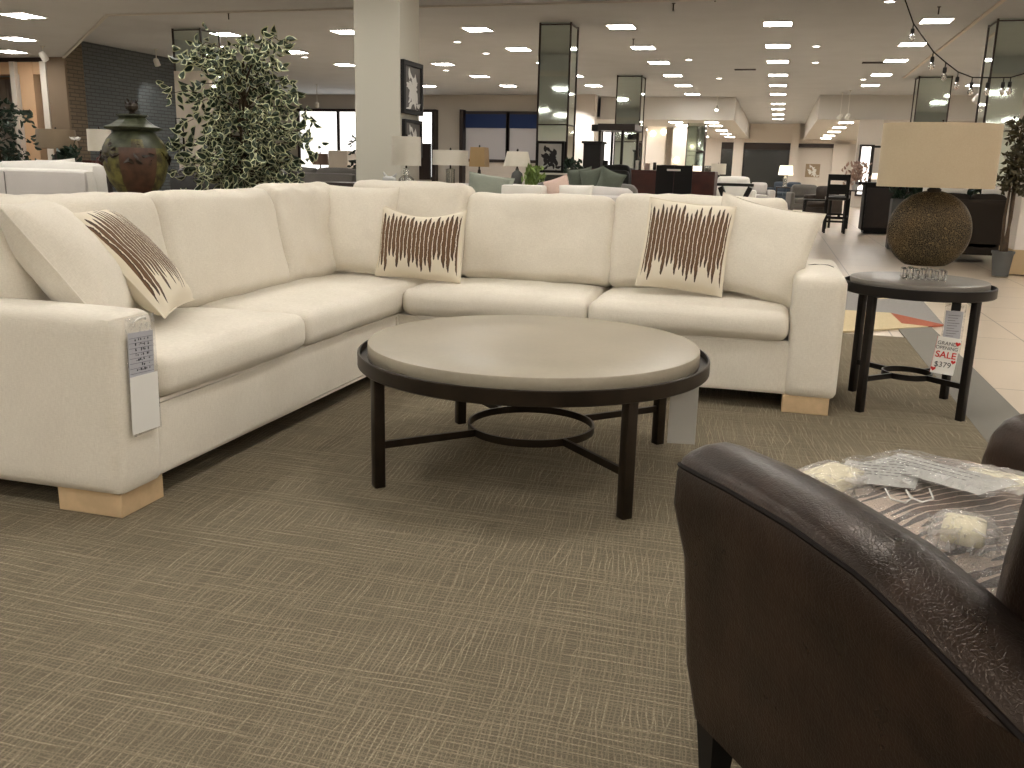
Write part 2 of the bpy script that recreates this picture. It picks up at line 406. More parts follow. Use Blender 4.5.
def pillow_bm(w_, h_, t, n=22, seed=0, pinch=.07, sag=0, uv=True, stiff=.42, wr=.006):
    """throw pillow in its local XZ plane, front facing -Y, with UVs; sag pushes the middle of the top down"""
    bm = bmesh.new(); L = bm.loops.layers.uv.new('UVMap')
    V = {}
    for s in (0, 1):
        for i in range(n+1):
            for j in range(n+1):
                edge = i in (0, n) or j in (0, n)
                if s == 1 and edge: V[(1, i, j)] = V[(0, i, j)]; continue
                u, v = 2*i/n-1, 2*j/n-1
                x = w_/2*u*(1-pinch*(1-v*v)); z = h_/2*v*(1-pinch*(1-u*u))
                if sag and v > 0: z -= sag*v*v*(1-u*u)
                th = t/2*max(0, (1-u*u)*(1-v*v))**stiff
                y = (-1 if s == 0 else 1)*th
                p = Vector((x, y, z)); q = p*7+Vector((seed*5.1, seed, seed*2.3))
                p += Vector((noise.noise(q)*.4, (noise.noise(q+Vector((9, 0, 0))))*1.4, noise.noise(q+Vector((0, 9, 0)))*.4))*wr
                if edge is False: p.y += wr*.6*noise.noise(q*2.7)
                V[(s, i, j)] = bm.verts.new(p)
    for s in (0, 1):
        for i in range(n):
            for j in range(n):
                ids = ((i, j), (i+1, j), (i+1, j+1), (i, j+1))
                if s: ids = ids[::-1]
                f = bm.faces.new([V[(s, a, b)] for a, b in ids])
                for lp, (a, b) in zip(f.loops, ids): lp[L].uv = (a/n if s == 0 else .02, b/n)
    return bm
def piping_bm(w_, h_, pinch=.07, sag=0, r_=.004, n=12):
    pts = []
    def P(u, v):
        z = h_/2*v*(1-pinch*(1-u*u))
        if sag and v > 0: z -= sag*v*v*(1-u*u)
        return (w_/2*u*(1-pinch*(1-v*v)), 0, z)
    for k in range(n): pts.append(P(-1+2*k/n, -1))
    for k in range(n): pts.append(P(1, -1+2*k/n))
    for k in range(n): pts.append(P(1-2*k/n, 1))
    for k in range(n+1): pts.append(P(-1, 1-2*k/n))
    return tube(bmesh.new(), pts, r_, 6)
def orient(o, c, right, up):
    """place o with its local X along right and local Z along up"""
    x = Vector(right).normalized(); z = Vector(up); z = (z-x*z.dot(x)).normalized(); y = z.cross(x)
    M = Matrix.Identity(4)
    for i in range(3): M[i][0] = x[i]; M[i][1] = y[i]; M[i][2] = z[i]; M[i][3] = c[i]
    o.matrix_world = M
def text(name, s, size, m_, parent, loc, rot=(R(90), 0, 0), ext=.0006, sx=1, bold=False):
    c = bpy.data.curves.new(name, 'FONT'); c.body = s; c.size = size; c.extrude = ext; c.align_x = 'CENTER'; c.align_y = 'CENTER'; c.space_character = 1.0
    if bold: c.offset = size*.02
    c.materials.append(m_); o = bpy.data.objects.new(name, c); sc.collection.objects.link(o); o.parent = parent; o.location = loc; o.rotation_euler = rot
    me = bpy.data.meshes.new_from_object(o); n_ = bpy.data.objects.new(name, me); sc.collection.objects.link(n_); n_.parent = parent; n_.location = loc; n_.rotation_euler = rot
    bpy.data.objects.remove(o); return n_
def dup(root, loc=None, rotz=None, label=None, group=None, name=None):
    r_ = root.copy(); sc.collection.objects.link(r_)
    if loc is not None: r_.location = loc
    if rotz is not None: r_.rotation_euler = (0, 0, rotz)
    if label: r_['label'] = label
    if group: r_['group'] = group
    for ch in list(root.children):
        c = ch.copy(); sc.collection.objects.link(c); c.parent = r_
        for g in ch.children:
            d = g.copy(); sc.collection.objects.link(d); d.parent = c
    return r_
rnd = random.Random(7)

# ---------------------------------------------------------------- the setting
ZC = 4.12; ZS = 3.6; ZB = 3.23
struct('floor', boxes((-30, 16, -8, 62, -.2, -.012)), M_tile)
bm = bmesh.new(); poly(bm, [(-26, -7), (.985, -7), (.985, 6.96), (-2.3, 6.96), (-2.3, 10.2), (-26, 10.2)], -.012, 0)
c_ = struct('floor_carpet', bm, M_carpet)
bm = bmesh.new(); poly(bm, [(.987, -7), (1.27, -7), (1.25, 7.56), (.987, 7.35)], -.012, -.0005); struct('trim_1', bm, M_border)
M_rg = [mat('rug_grey', (146, 142, 138), .95, noise_amt=.12, nscale=60, bump=.3, bscale=200), mat('rug_cream', (206, 188, 150), .95, noise_amt=.12, nscale=60, bump=.3, bscale=200), mat('rug_rust', (166, 88, 62), .95, noise_amt=.15, nscale=60, bump=.3, bscale=200)]
bm = bmesh.new()
for pts, mi in (([(-2.2, 7.0), (.53, 7.0), (1.225, 7.55), (1.04, 7.62), (1.02, 8.2), (.56, 8.2), (-2.2, 8.1)], 1), ([(1.225, 7.55), (1.36, 7.70), (1.02, 8.2), (1.04, 7.62)], 2),
                ([(-2.2, 8.1), (.56, 8.2), (.62, 8.75), (-2.2, 9.3)], 2), ([(.56, 8.2), (1.02, 8.2), (1.02, 9.1), (.62, 8.75)], 0), ([(-2.2, 9.3), (.62, 8.75), (1.02, 9.1), (.66, 9.9), (-2.2, 10.1)], 0),
                ([(1.02, 8.2), (1.36, 7.70), (1.42, 9.4), (1.02, 9.1)], 0), ([(1.02, 9.1), (1.42, 9.4), (1.40, 10.1), (.66, 9.9)], 1)):
    vs = [bm.verts.new((x, y, .004)) for x, y in pts]; f = bm.faces.new(vs); f.material_index = mi
bmesh.ops.remove_doubles(bm, verts=bm.verts, dist=.0005); bmesh.ops.solidify(bm, geom=bm.faces[:], thickness=.012)
tag(obj('patchwork_rug', bm, None, smooth=False, mats=M_rg), 'rug patched in cream, rust and grey behind the side table', 'rug')
# ceiling with its lower part near the camera
bm = bmesh.new(); poly(bm, [(-11.6, 14.2), (16, 14.2), (16, 62), (-30, 62), (-30, 19.84), (-17.6, 19.84)], ZC, ZC+.1); struct('ceiling', bm, M_ceiling)
bm = bmesh.new(); poly(bm, [(-30, -8), (16, -8), (16, 14.2), (-11.6, 14.2), (-17.6, 19.84), (-30, 19.84)], ZS, ZC+.1); struct('ceiling_soffit', bm, M_ceiling)
bm = bmesh.new()
for a, b in (((-11.6, 14.2), (16, 14.2)), ((-17.6, 19.84), (-11.6, 14.2))):
    d = (Vector(b)-Vector(a)).normalized(); nn = Vector((-d.y, d.x))*.05; a = Vector(a); b = Vector(b)
    poly(bm, [a, b, b+nn, a+nn], ZS-.03, ZS+.1)
struct('trim_2', bm, M_soffit)
struct('wall_south', boxes((-30, 16, -8.2, -8, 0, ZC)), M_wall)
struct('wall_east', boxes((16, 16.2, -8, 62, 0, ZC)), M_wall)
struct('wall_west', boxes((-30.2, -30, -8, 62, 0, ZC)), M_wall)
struct('wall_brick', boxes((-18.3, -17.85, 20.5, 26.6, 0, ZC)), M_brick)
struct('wall_brick_return', boxes((-18.3, -17.56, 19.9, 20.5, 0, ZC)), M_brick_w)
struct('wall_taupe', boxes((-18.12, -17.56, 19.84, 19.9, 0, ZC)), M_taupe)
# draped shop alcoves beside the brick wall
struct('wall_alcove', boxes((-19.05, -18.62, 19.9, 22, 0, 3.5), (-30, -18.1, 19.92, 20.3, 3.2, 3.5), (-30, -19.05, 21.6, 21.9, 0, 3.3), (-22.6, -22.0, 19.9, 22, 0, 3.5)), M_peach)
struct('trim_3', boxes((-30, -18.12, 19.86, 19.96, 3.5, 3.6)), M_frame)
struct('trim_4', boxes((-18.30, -18.12, 19.8, 20.1, 0, 3.5), (-19.25, -19.1, 19.8, 20.1, 0, 3.5)), M_wall_w)
def drape(x0, x1, y, z0, z1):
    bm = bmesh.new(); n = 60; vs = []
    for i in range(n+1):
        x = x0+(x1-x0)*i/n; yy = y+.04*math.sin(i*1.1); vs.append((bm.verts.new((x, yy, z0)), bm.verts.new((x, yy, z1))))
    for a, b in zip(vs, vs[1:]): bm.faces.new((a[0], b[0], b[1], a[1]))
    bmesh.ops.solidify(bm, geom=bm.faces[:], thickness=.02); return bm
tag(obj('curtain', drape(-18.62, -18.3, 21.4, .05, 3.2), M_curtain), 'narrow pale curtain beside the thin white post, left of the brick wall', 'curtain')
tag(obj('curtain', drape(-21.9, -19.25, 21.2, .05, 3.2), M_curtain), 'wide pale pleated curtain behind the leafy plant at the left edge', 'curtain')
struct('wall_alcove_back', boxes((-19.0, -18.1, 21.9, 22.1, 0, 3.5)), M_wall_w)

# far wall with storefronts, y = 37.6
def window(n, x0, x1, z0, z1, y, glassm, mull=(), fr=.12, y2=None):
    o = struct('window_%d' % n, boxes((x0, x1, y, y+.03, z0, z1)), glassm)
    bm = boxes((x0-fr, x0, y-.08, y+.06, z0-fr, z1+fr), (x1, x1+fr, y-.08, y+.06, z0-fr, z1+fr), (x0, x1, y-.08, y+.06, z1, z1+fr), (x0, x1, y-.08, y+.06, z0-fr, z0))
    for q in mull: box(bm, q-.06, q+.06, y-.08, y+.06, z0, z1)
    f = obj('window_frame', bm, M_frame, o, smooth=False); return o
YF = 37.6
struct('wall_north_left', boxes((-30, -8.9, YF+.05, YF+.3, 3.42, ZC), (-30, -21, YF+.05, YF+.3, 0, 3.42), (-21.2, -8.9, YF+.05, YF+.3, 0, .6), (-14.3, -13.1, YF, YF+.3, .6, 3.42)), M_wall)
struct('wall_reflection_panel', boxes((-13.72, -12.8, 18.95, 19.08, 0, 3.15)), M_wall_w)  # white panel added in place of the bright reflection in the mirrored pillar
window(1, -20.8, -14.45, .7, 3.4, YF, M_glow, (-18.9, -16.9))
window(2, -12.95, -11.15, 1.5, 3.34, YF, M_glow2, ())
window(3, -11.0, -9.2, 1.5, 3.34, YF, M_glow2, ())
struct('trim_5', boxes((-12.95, -11.15, YF-.06, YF-.02, 2.78, 3.34), (-11.0, -9.2, YF-.06, YF-.02, 2.78, 3.34)), M_blue)
struct('trim_6', boxes((-14.35, -14.2, YF-.4, YF, 0, 3.5), (-13.1, -12.95, YF-.4, YF, 0, 3.5), (-9.4, -9.05, YF-.7, YF, 0, 4.1)), M_frame)
struct('trim_7', boxes((-15.7, -14.5, YF-.2, YF-.05, .6, 2.1)), M_frame)
struct('wall_shop', boxes((-12.95, -9.2, YF+.02, YF+.3, 0, 1.4)), M_wall_w)
# brightly lit white walls right of the mirrored column
struct('wall_white', boxes((-8.9, -7.35, YF-.3, YF+.2, 0, ZC)), M_wall_w)
struct('wall_bulkhead', boxes((-7.35, -1.9, 38.5, 38.7, ZB, ZC), (-2.1, -1.9, 38.7, 58, ZB, ZC)), M_soffit)
struct('wall_bulkhead_right', boxes((1.25, 16, 37.4, 37.6, ZB, ZC), (1.25, 1.45, 37.6, 58, ZB, ZC)), M_soffit)
struct('ceiling_recess', boxes((-12, -2.1, 38.7, 58, ZB+.01, ZB+.1), (1.45, 16, 37.6, 58, ZB+.01, ZB+.1)), M_soffit)
struct('wall_recess', boxes((-9, -6.3, 44.8, 45, 0, ZB), (-6.15, -5.25, 44.2, 45, 0, ZB), (-4.85, -4.2, 43.5, 45.2, 0, ZB), (-6.3, -4.2, 46.2, 46.4, 0, ZB)), M_wall_w)
# far end of the store, y = 58
struct('wall_north', boxes((-12, -3.5, 58, 58.3, 0, ZC), (-2.75, -2.17, 57.6, 58.3, 0, ZC), (.55, 1.0, 57.6, 58.3, 0, ZC), (-3.5, 6, 58, 58.3, 3.02, ZC), (1.0, 6, 58.35, 58.9, 0, 3.1), (3.0, 3.9, 58, 58.3, 0, 3.1)), M_wall_w)
window(4, -3.46, -2.8, .2, 2.85, 58.4, M_darkglass, (), .04)
window(5, -2.12, .5, .2, 2.85, 58.4, M_darkglass, (), .04)
struct('trim_8', boxes((-3.46, -2.8, 58.05, 58.35, 2.62, 3.0), (-2.12, .5, 58.05, 58.35, 2.62, 3.0), (1.0, 3.0, 58.05, 58.35, 2.78, 3.0)), M_frame)
struct('wall_right_lit', boxes((2.75, 3.6, 37.2, 37.5, 0, ZB), (5.4, 16, 39, 39.2, 0, ZB), (3.6, 5.4, 41, 41.2, 0, ZB)), M_wall_w)
window(8, -7.25, -6.35, .5, 2.9, 38.9, M_glow, (), .06)  # glowing pane added to give the bright white opening behind the canopy
window(6, 2.92, 3.3, .5, 2.25, 37.14, M_glow, (), .07)
window(7, 7.2, 9.2, 2.0, 2.9, 38.9, M_darkglass, (), .06)
struct('trim_9', boxes((3.38, 3.45, 14.3, 31, ZC-.03, ZC)), M_wall_w)      # long ceiling strip

# ---------------------------------------------------------------- ceiling lights
def light_bm(): return boxes((-.27, .27, -.27, .27, -.012, -.002))
def make_light(loc, label):
    t = thing('ceiling_light', label, 'ceiling light', loc, 0, 'square light panels in the ceiling')
    obj('light_frame', boxes((-.30, -.27, -.30, .30, -.015, .0), (.27, .30, -.30, .30, -.015, .0), (-.27, .27, -.30, -.27, -.015, 0), (-.27, .27, .27, .30, -.015, 0)), M_white, t, smooth=False)
    obj('light_diffuser', light_bm(), M_panel, t, smooth=False)
    return t
COLS = [-22.7, -19.5, -16.3, -13.1, -9.9, -6.69, -3.48, -.278, 2.69, 5.9, 9.1, 12.3]
ROWS = [20.15, 23.5, 26.6, 30.1, 33.5, 37.0, 41.9, 45.2, 49, 53]
cname = {-16.3: 'above the brick wall', -13.1: 'above the leafy tree', -9.9: 'seen beside the white pillar', -6.69: 'just right of the white pillar',
         -3.48: 'right of the tall mirrored pillar', -.278: 'in the upright column above the bar chair', 2.69: 'above the big lamp', 5.9: 'behind the string lights'}
oname = ['first', 'second', 'third', 'fourth', 'fifth', 'sixth', 'seventh', 'eighth', 'ninth', 'tenth']
L0 = None
for x in COLS:
    for k, y in enumerate(ROWS):
        if y > 37.3 and not -2 < x < 1: continue
        if y > 36 and not -4 < x < 1: continue
        if x < -16: continue
        if any(abs(x-cx) < .75 and abs(y-cy) < .8 for cx, cy in ((-4.72, 19.7), (-4.8, 30.2), (4.1, 20.4))): continue
        lb = 'square ceiling panel, %s row, %s' % (oname[k], cname.get(x, 'outside the picture, %d columns right of the big lamp' % COLS.index(x)))
        if L0 is None: L0 = make_light((x, y, ZC), lb)
        else: dup(L0, (x, y, ZC), 0, lb)
for x in COLS:      # lower ceiling over the camera: same grid
    for y in (-6.6, -3.3, 0.05, 3.4, 6.75, 10.1):
        dup(L0, (x, y, ZS), 0, 'glowing square ceiling panel in the lower ceiling overhead')
for k, (x, y) in enumerate(((-13.3, 14.1), (-16.0, 16.75), (-18.1, 18.7))):
    dup(L0, (x, y, ZS), 0, 'glowing square panel in the lower ceiling at the left, %s from the camera' % ('first', 'second', 'third')[k])
for i, x in enumerate((-8.6, -6.6, -4.4, -2.9)):
    for j, y in enumerate((40.3, 43, 47.5, 51.5, 55.5)): dup(L0, (x, y, ZB-.0), 0, 'square panel in the low far ceiling left of the passage, row %s, place %s' % (oname[j], oname[i]))
for i, x in enumerate((2.4, 4.6, 7.5)):
    for j, y in enumerate((39.5, 43.5, 47.5, 52, 55.5)): dup(L0, (x, y, ZB-.0), 0, 'square panel in the low far ceiling right of the passage, row %s, place %s' % (oname[j], oname[i]))
S0 = None
def spot(x, y, z, label):
    global S0
    if S0 is None:
        t = thing('recessed_spotlight', label, 'spotlight', (x, y, z), 0, 'small round ceiling spotlights')
        obj('spot_ring', lathe(bmesh.new(), [(.11, -.0), (.11, -.015), (.085, -.018), (.085, 0)], 20, cap=False), M_white, t)
        obj('spot_lens', lathe(bmesh.new(), [(.084, -.004), (.084, -.010)], 20), M_spot, t); S0 = t
    else: dup(S0, (x, y, z), 0, label)
for x, y, z, l in ((-9.13, 21.8, ZC, 'small round ceiling spot nearest the white pillar, on its left'), (-7.83, 22.0, ZC, 'small round ceiling spot nearest the white pillar, on its right'),
                (-7.79, 24.2, ZC, 'small round ceiling spot left of the tall mirrored pillar'), (-10.4, 28.2, ZC, 'small round ceiling spot just above the upper framed picture'),
                (-14.5, 22.2, ZC, 'left one of two small round spots over the grey brick wall'), (-13.4, 24.6, ZC, 'right one of two small round spots over the grey brick wall'),
                (-2.6, 26, ZC, 'small round ceiling spot left of the straight light column, nearer one'), (-2.1, 31, ZC, 'small round ceiling spot left of the straight light column, farther one'),
                (.6, 23.6, ZC, 'small round ceiling spot right of the straight light column, nearer one'), (.7, 26.9, ZC, 'small round ceiling spot right of the straight light column, farther one'),
                (1.6, 17.9, ZC, 'small round ceiling spot high above the bar counter'), (2.3, 31.5, ZC, 'small round ceiling spot over the bar counter, farther off')):
    spot(x, y, z, l)
H0 = None
def head(loc, rz, tilt, label, drop=.16, base=None):
    """track spotlight: bracket, can, lens"""
    t = thing('track_spotlight', label, 'spotlight', loc, rz, 'adjustable track spotlights')
    obj('bracket', tube(lathe(bmesh.new(), [(.05, drop-.18), (.05, drop-.16)], 12), [(0, 0, drop-.16), (0, 0, -.16)], .012), M_white, t)
    c = obj('lamp_can', lathe(bmesh.new(), [(.05, .1), (.075, .06), (.08, -.1), (.07, -.1), (.06, 0)], 20), M_white, t); c.location = (0, 0, -.22); c.rotation_euler = (tilt, 0, 0)
    l = obj('lens', lathe(bmesh.new(), [(.069, -.085), (.069, -.095)], 20), M_spot, c)
    return t
head((-16.4, 17.9, ZS), 0, R(40), 'white track spotlight under the lower ceiling left of the brick wall')
head((-2.6, 38.2, 3.9), 0, R(-30), 'small spotlight before the left bulkhead face', ZC-3.9+.16)
head((2.0, 36.5, 3.5), R(60), R(40), 'white track spotlight hanging left over the bar chairs', ZC-3.5+.16)
head((2.2, 35.5, 3.45), R(30), R(40), 'white track spotlight hanging right over the bar chairs', ZC-3.45+.16)
head((-17.5, 33, 3.6), R(30), R(50), 'white track spotlight in front of the bright shop window', ZC-3.6+.16)
head((4.3, 24, 3.2), R(30), R(50), 'white track spotlight beside the string lights', ZC-3.2+.16)
def beam(loc, target, energy, ang, label):
    head(loc, 0, R(30), label, ZC-loc[2]+.16)
    l = bpy.data.lights.new('spot_beam', 'SPOT'); l.energy = energy; l.spot_size = ang; l.spot_blend = .5; l.shadow_soft_size = .05; l.color = (1, .97, .93)
    o = bpy.data.objects.new('spot_beam', l); sc.collection.objects.link(o)
    o.location = Vector(loc)-Vector((0, 0, .36)); o.rotation_euler = (Vector(target)-o.location).to_track_quat('-Z', 'Y').to_euler()
beam((-8.1, 35.6, 3.95), (-8.1, 37.3, 2.2), 420, R(75), 'added unseen spotlight brightening the white wall right of the mirrored pillar')  # lamp added to brighten the white wall, no fixture seen here
beam((-16.9, 22.6, 4.0), (-17.85, 23.6, 2.6), 70, R(50), 'small track spotlight grazing the grey brick wall')
for k, (x, y) in enumerate(((-1.2, 28.5), (-13.2, 30.2), (2.2, 27))):
    o = obj('air_vent', boxes(*[(-.3, .3, -.12+i*.05, -.1+i*.05, -.02, 0) for i in range(6)]), M_frame, smooth=False); o.location = (x, y, ZC)
    tag(o, ('dark slotted ceiling vent right of the second mirrored pillar', 'dark slotted ceiling vent above the leafy tree', 'dark slotted ceiling vent among the panels over the lamp')[k], 'vent')
for k, (x, y) in enumerate(((-6.3, 15.6), (-1.3, 16.8), (-2.1, 17.6), (-3.5, 22.0), (-11.2, 17.4), (2.5, 18.6))):
    o = obj('sprinkler', tube(lathe(bmesh.new(), [(.035, -.01), (.035, 0)], 10), [(0, 0, 0), (0, 0, -.13)], .012), M_frame); o.location = (x, y, ZC)
    tag(o, 'small dark sprinkler head under the ceiling ' + ('above the pillar pictures', 'left of the straight light column', 'between two light columns', 'beside the tall mirrored pillar', 'above the leafy tree', 'beside the string lights')[k], 'sprinkler')

# ---------------------------------------------------------------- pillars
p_ = struct('column_white', bbox(-5.39, -4.756, 11.2, 11.86, 0, ZS, .004, 1), M_column)
def mirror_column(x0, x1, y0, y1, label):
    t = thing('mirrored_column', label, 'column', ((x0+x1)/2, (y0+y1)/2, 0))
    a, b = (x1-x0)/2, (y1-y0)/2
    obj('mirror_panel', boxes((-a, a, -b, b, 0, ZC-.005)), M_mirror, t, smooth=False)
    bm = bmesh.new(); e = .018
    for sx in (-1, 1):
        for sy in (-1, 1): box(bm, sx*a-e, sx*a+e, sy*b-e, sy*b+e, 0, ZC-.01)
    for z in (ZC-.06, 2.05):
        box(bm, -a-.01, a+.01, -b-.01, b+.01, z, z+.025)
    obj('edge_trim', bm, M_frame, t, smooth=False)
    return t
mirror_column(-5.06, -4.4, 19.4, 20.1, 'tall mirrored pillar in the middle, right of the white pillar')
mirror_column(-5.2, -4.42, 29.9, 30.7, 'farther mirrored pillar behind the dark canopy frame')
mirror_column(-13.83, -13.09, 19.15, 19.9, 'mirrored pillar behind the leafy variegated tree')
mirror_column(3.8, 4.7, 30.5, 31.3, 'far mirrored pillar above the big drum lamp shade')
mirror_column(3.75, 4.5, 20.0, 20.8, 'mirrored pillar at the right edge beyond the string lights')
mirror_column(-3.95, -3.2, 41, 41.7, 'narrow distant mirrored pillar left of the dark shop windows')
struct('column_right', bbox(2.86, 3.55, 12.4, 13.1, .3, ZS, .004, 1), M_wall_w)
struct('baseboard_right', bbox(2.845, 3.565, 12.385, 13.115, 0, .3, .004, 1), mat('tan_base', (176, 152, 116), .6))

# ---------------------------------------------------------------- sectional sofa
def sofa():
    t = thing('sectional_sofa', 'large L-shaped cream linen sectional sofa on light wooden block feet', 'sofa', (-1.9, 4.43, 0))
    ox, oy = -1.9, 4.43
    def S(name, x0, x1, y0, y1, z0, z1, **k):
        o = obj(name, soft(x0-ox, x1-ox, y0-oy, y1-oy, z0, z1, **k), M_linen, t); return o
    bm = bmesh.new(); poly(bm, [(-2.85-ox, 2.26-oy), (-1.915-ox, 2.26-oy), (-1.915-ox, 4.445-oy), (.34-ox, 4.445-oy), (.34-ox, 5.38-oy), (-2.85-ox, 5.38-oy)], .085, .345)
    bmesh.ops.bevel(bm, geom=bm.edges[:], offset=.012, segments=3, affect='EDGES')
    obj('base', bm, M_linen, t)
    S('arm', -2.87, -1.9, 2.235, 2.445, .078, .655, r_=.03, crown=(.003, .006, .008), n=26)
    S('arm', .118, .355, 4.42, 5.4, .078, .665, r_=.035, crown=(.006, .003, .01), n=26)
    S('back_frame', -2.87, -2.66, 2.45, 5.4, .078, .80, r_=.035, n=24)
    S('back_frame', -2.66, .118, 5.2, 5.4, .078, .80, r_=.035, n=24)
    # seat cushions
    S('seat_cushion', -2.64, -1.885, 2.452, 3.425, .347, .495, r_=.045, crown=(.012, .002, .022), n=40, wr=.006, seed=1)
    S('seat_cushion', -2.64, -1.885, 3.43, 5.18, .347, .495, r_=.045, crown=(.012, .002, .022), n=56, wr=.006, seed=2)
    S('seat_cushion', -1.88, -.872, 4.415, 5.18, .347, .485, r_=.045, crown=(.002, .012, .022), n=40, wr=.006, seed=3)
    S('seat_cushion', -.867, .113, 4.415, 5.18, .347, .485, r_=.045, crown=(.002, .012, .024), n=40, wr=.006, seed=4)
    # loose back cushions, leaning
    def B(cx, cy, w_, h_, th, face, lean, seed, cr=.035, wr=.012, roll=0, z=.49):
        o = obj('back_cushion', soft(-w_/2, w_/2, -th/2, th/2, 0, h_, r_=.048, crown=(.008, cr, .010), n=28, wr=wr, seed=seed, taper=-.015), M_linen, t)
        o.location = (cx-ox, cy-oy, z); o.rotation_euler = (-lean, roll, face); return o
    B(-1.285, 5.02, .87, .49, .19, 0, R(10), 3)
    B(-.40, 5.02, .92, .51, .19, 0, R(9), 4)
    B(-2.08, 5.03, .74, .54, .2, 0, R(9), 5)
    B(-2.50, 2.87, .86, .50, .19, R(90), R(12), 6)
    B(-2.49, 3.74, .92, .50, .2, R(90), R(12), 7)
    B(-2.48, 4.50, .62, .52, .2, R(84), R(10), 8, wr=.03)
    for x0, x1, y0, y1 in ((-2.17, -1.925, 2.255, 2.465), (.112, .328, 4.43, 4.62), (-2.84, -2.6, 2.26, 2.46), (.112, .328, 5.2, 5.38), (-2.84, -2.6, 5.15, 5.36)):
        obj('foot', bbox(x0-ox, x1-ox, y0-oy, y1-oy, 0, .086, .003, 1), M_oak, t, smooth=False)
    th = obj('loose_thread', tube(bmesh.new(), [(.19-ox, 4.9-oy, .674), (.22-ox, 4.93-oy, .677), (.25-ox, 4.96-oy, .674), (.29-ox, 4.94-oy, .675), (.31-ox, 4.86-oy, .673)], .002, 5), M_greyf, t)
    return t
sofa()
def throw(name, label, w_, h_, t_, m_, c, right, up, seed=0, sag=0, pinch=.07, pipe=False, group=None, stiff=.42):
    o = obj(name, pillow_bm(w_, h_, t_, seed=seed, sag=sag, pinch=pinch, stiff=stiff), m_)
    orient(o, c, right, up); tag(o, label, 'pillow', group)
    q = obj('seam', piping_bm(w_, h_, pinch, sag, .0035), m_ if pipe is False else pipe, o)
    return o
throw('throw_pillow', 'plain cream pillow leaning in the near left corner of the sofa by the arm', .52, .54, .25, M_linen, (-2.39, 2.66, .75), (-.50, .85, 0), (-.60, -.1, .80), 1, pinch=.05)
throw('striped_pillow', 'brown-striped cream pillow on the left sofa seat, nearest the camera', .46, .49, .17, M_stripe, (-2.35, 2.93, .745), (-.38, .92, 0), (-.66, -.1, .75), 2, pinch=.05)
throw('throw_pillow', 'plain cream square pillow upright in the sofa corner', .53, .50, .16, M_linen, (-2.29, 4.70, .765), (1, .08, -.02), (0, .16, 1), 3, pinch=.06)
throw('striped_pillow', 'brown-striped cream pillow with a dented top beside the corner cushion', .50, .40, .15, M_stripe, (-1.865, 4.67, .710), (1, .02, -.03), (0, .18, 1), 4, sag=.05, pinch=.04)
throw('striped_pillow', 'brown-striped cream pillow tilted on the right seat of the sofa', .44, .46, .15, M_stripe, (-.425, 4.70, .755), (1, .0, -.08), (.31, .25, 1), 5, pinch=.045)
throw('throw_pillow', 'plain cream pillow leaning against the right sofa arm, corner pointing up', .52, .50, .17, M_linen, (-.06, 4.77, .745), (1, -.12, -.18), (.34, .22, 1), 6, pinch=.09)

# ---------------------------------------------------------------- ring tables
def ring_table(name, label, cat, c, half, ztop, Rr, Rs, leg, ring_z, low_z, low_r, slabm, metal):
    t = thing(name, label, cat, (c[0], c[1], 0))
    s0 = ring_z[1]
    obj('tabletop', lathe(bmesh.new(), [(Rs*.5, s0-.012), (Rs-.004, s0-.012), (Rs, s0-.006), (Rs, ztop-.006), (Rs-.002, ztop-.002), (Rs-.008, ztop), (Rs*.5, ztop)], 96), slabm, t)
    z0, z1 = ring_z
    obj('apron_ring', lathe(bmesh.new(), [(Rs-.03, z1-.012), (Rs-.03, z0), (Rr-.004, z0), (Rr, z0+.004), (Rr, z1+.008), (Rr-.003, z1+.011), (Rr-.008, z1+.011), (Rr-.008, z1-.012), (Rs-.03, z1-.012)], 96, cap=False), metal, t)
    h = leg/2
    for sx in (-1, 1):
        for sy in (-1, 1):
            q = bbox(-h, h, -h, h, 0, z0+.004, .004, 2); o = obj('leg', q, metal, t); o.location = (sx*half, sy*half, 0); o.rotation_euler = (0, 0, R(45))
            # stretcher bar from the leg to the low ring
            d = half*math.sqrt(2); a = math.atan2(sy, sx)
            bm = bmesh.new(); box(bm, low_r-.002, d-h*.6, -.007, .007, low_z-.013, low_z+.013); o = obj('stretcher', bm, metal, t, smooth=False); o.rotation_euler = (0, 0, a)
            bm = bmesh.new(); box(bm, d-.13, d-h*.6, -.012, .012, z0-.012, z0+.002); o = obj('bracket', bm, metal, t, smooth=False); o.rotation_euler = (0, 0, a)
    obj('stretcher_ring', lathe(bmesh.new(), [(low_r-.008, low_z-.014), (low_r, low_z-.014), (low_r, low_z+.014), (low_r-.008, low_z+.014), (low_r-.008, low_z-.014)], 64, cap=False), metal, t)
    return t
ring_table('coffee_table', 'large round coffee table, taupe stone top in a bronze metal frame', 'coffee table', (-.838, 3.247), .443, .489, .660, .622, .040, (.402, .444), .155, .245, M_stone, M_bronze)
ring_table('side_table', 'small round side table, grey stone top and black legs, right of the sofa', 'side table', (.708, 4.80), .226, .643, .350, .318, .034, (.574, .612), .165, .12, M_stone_d, M_iron)
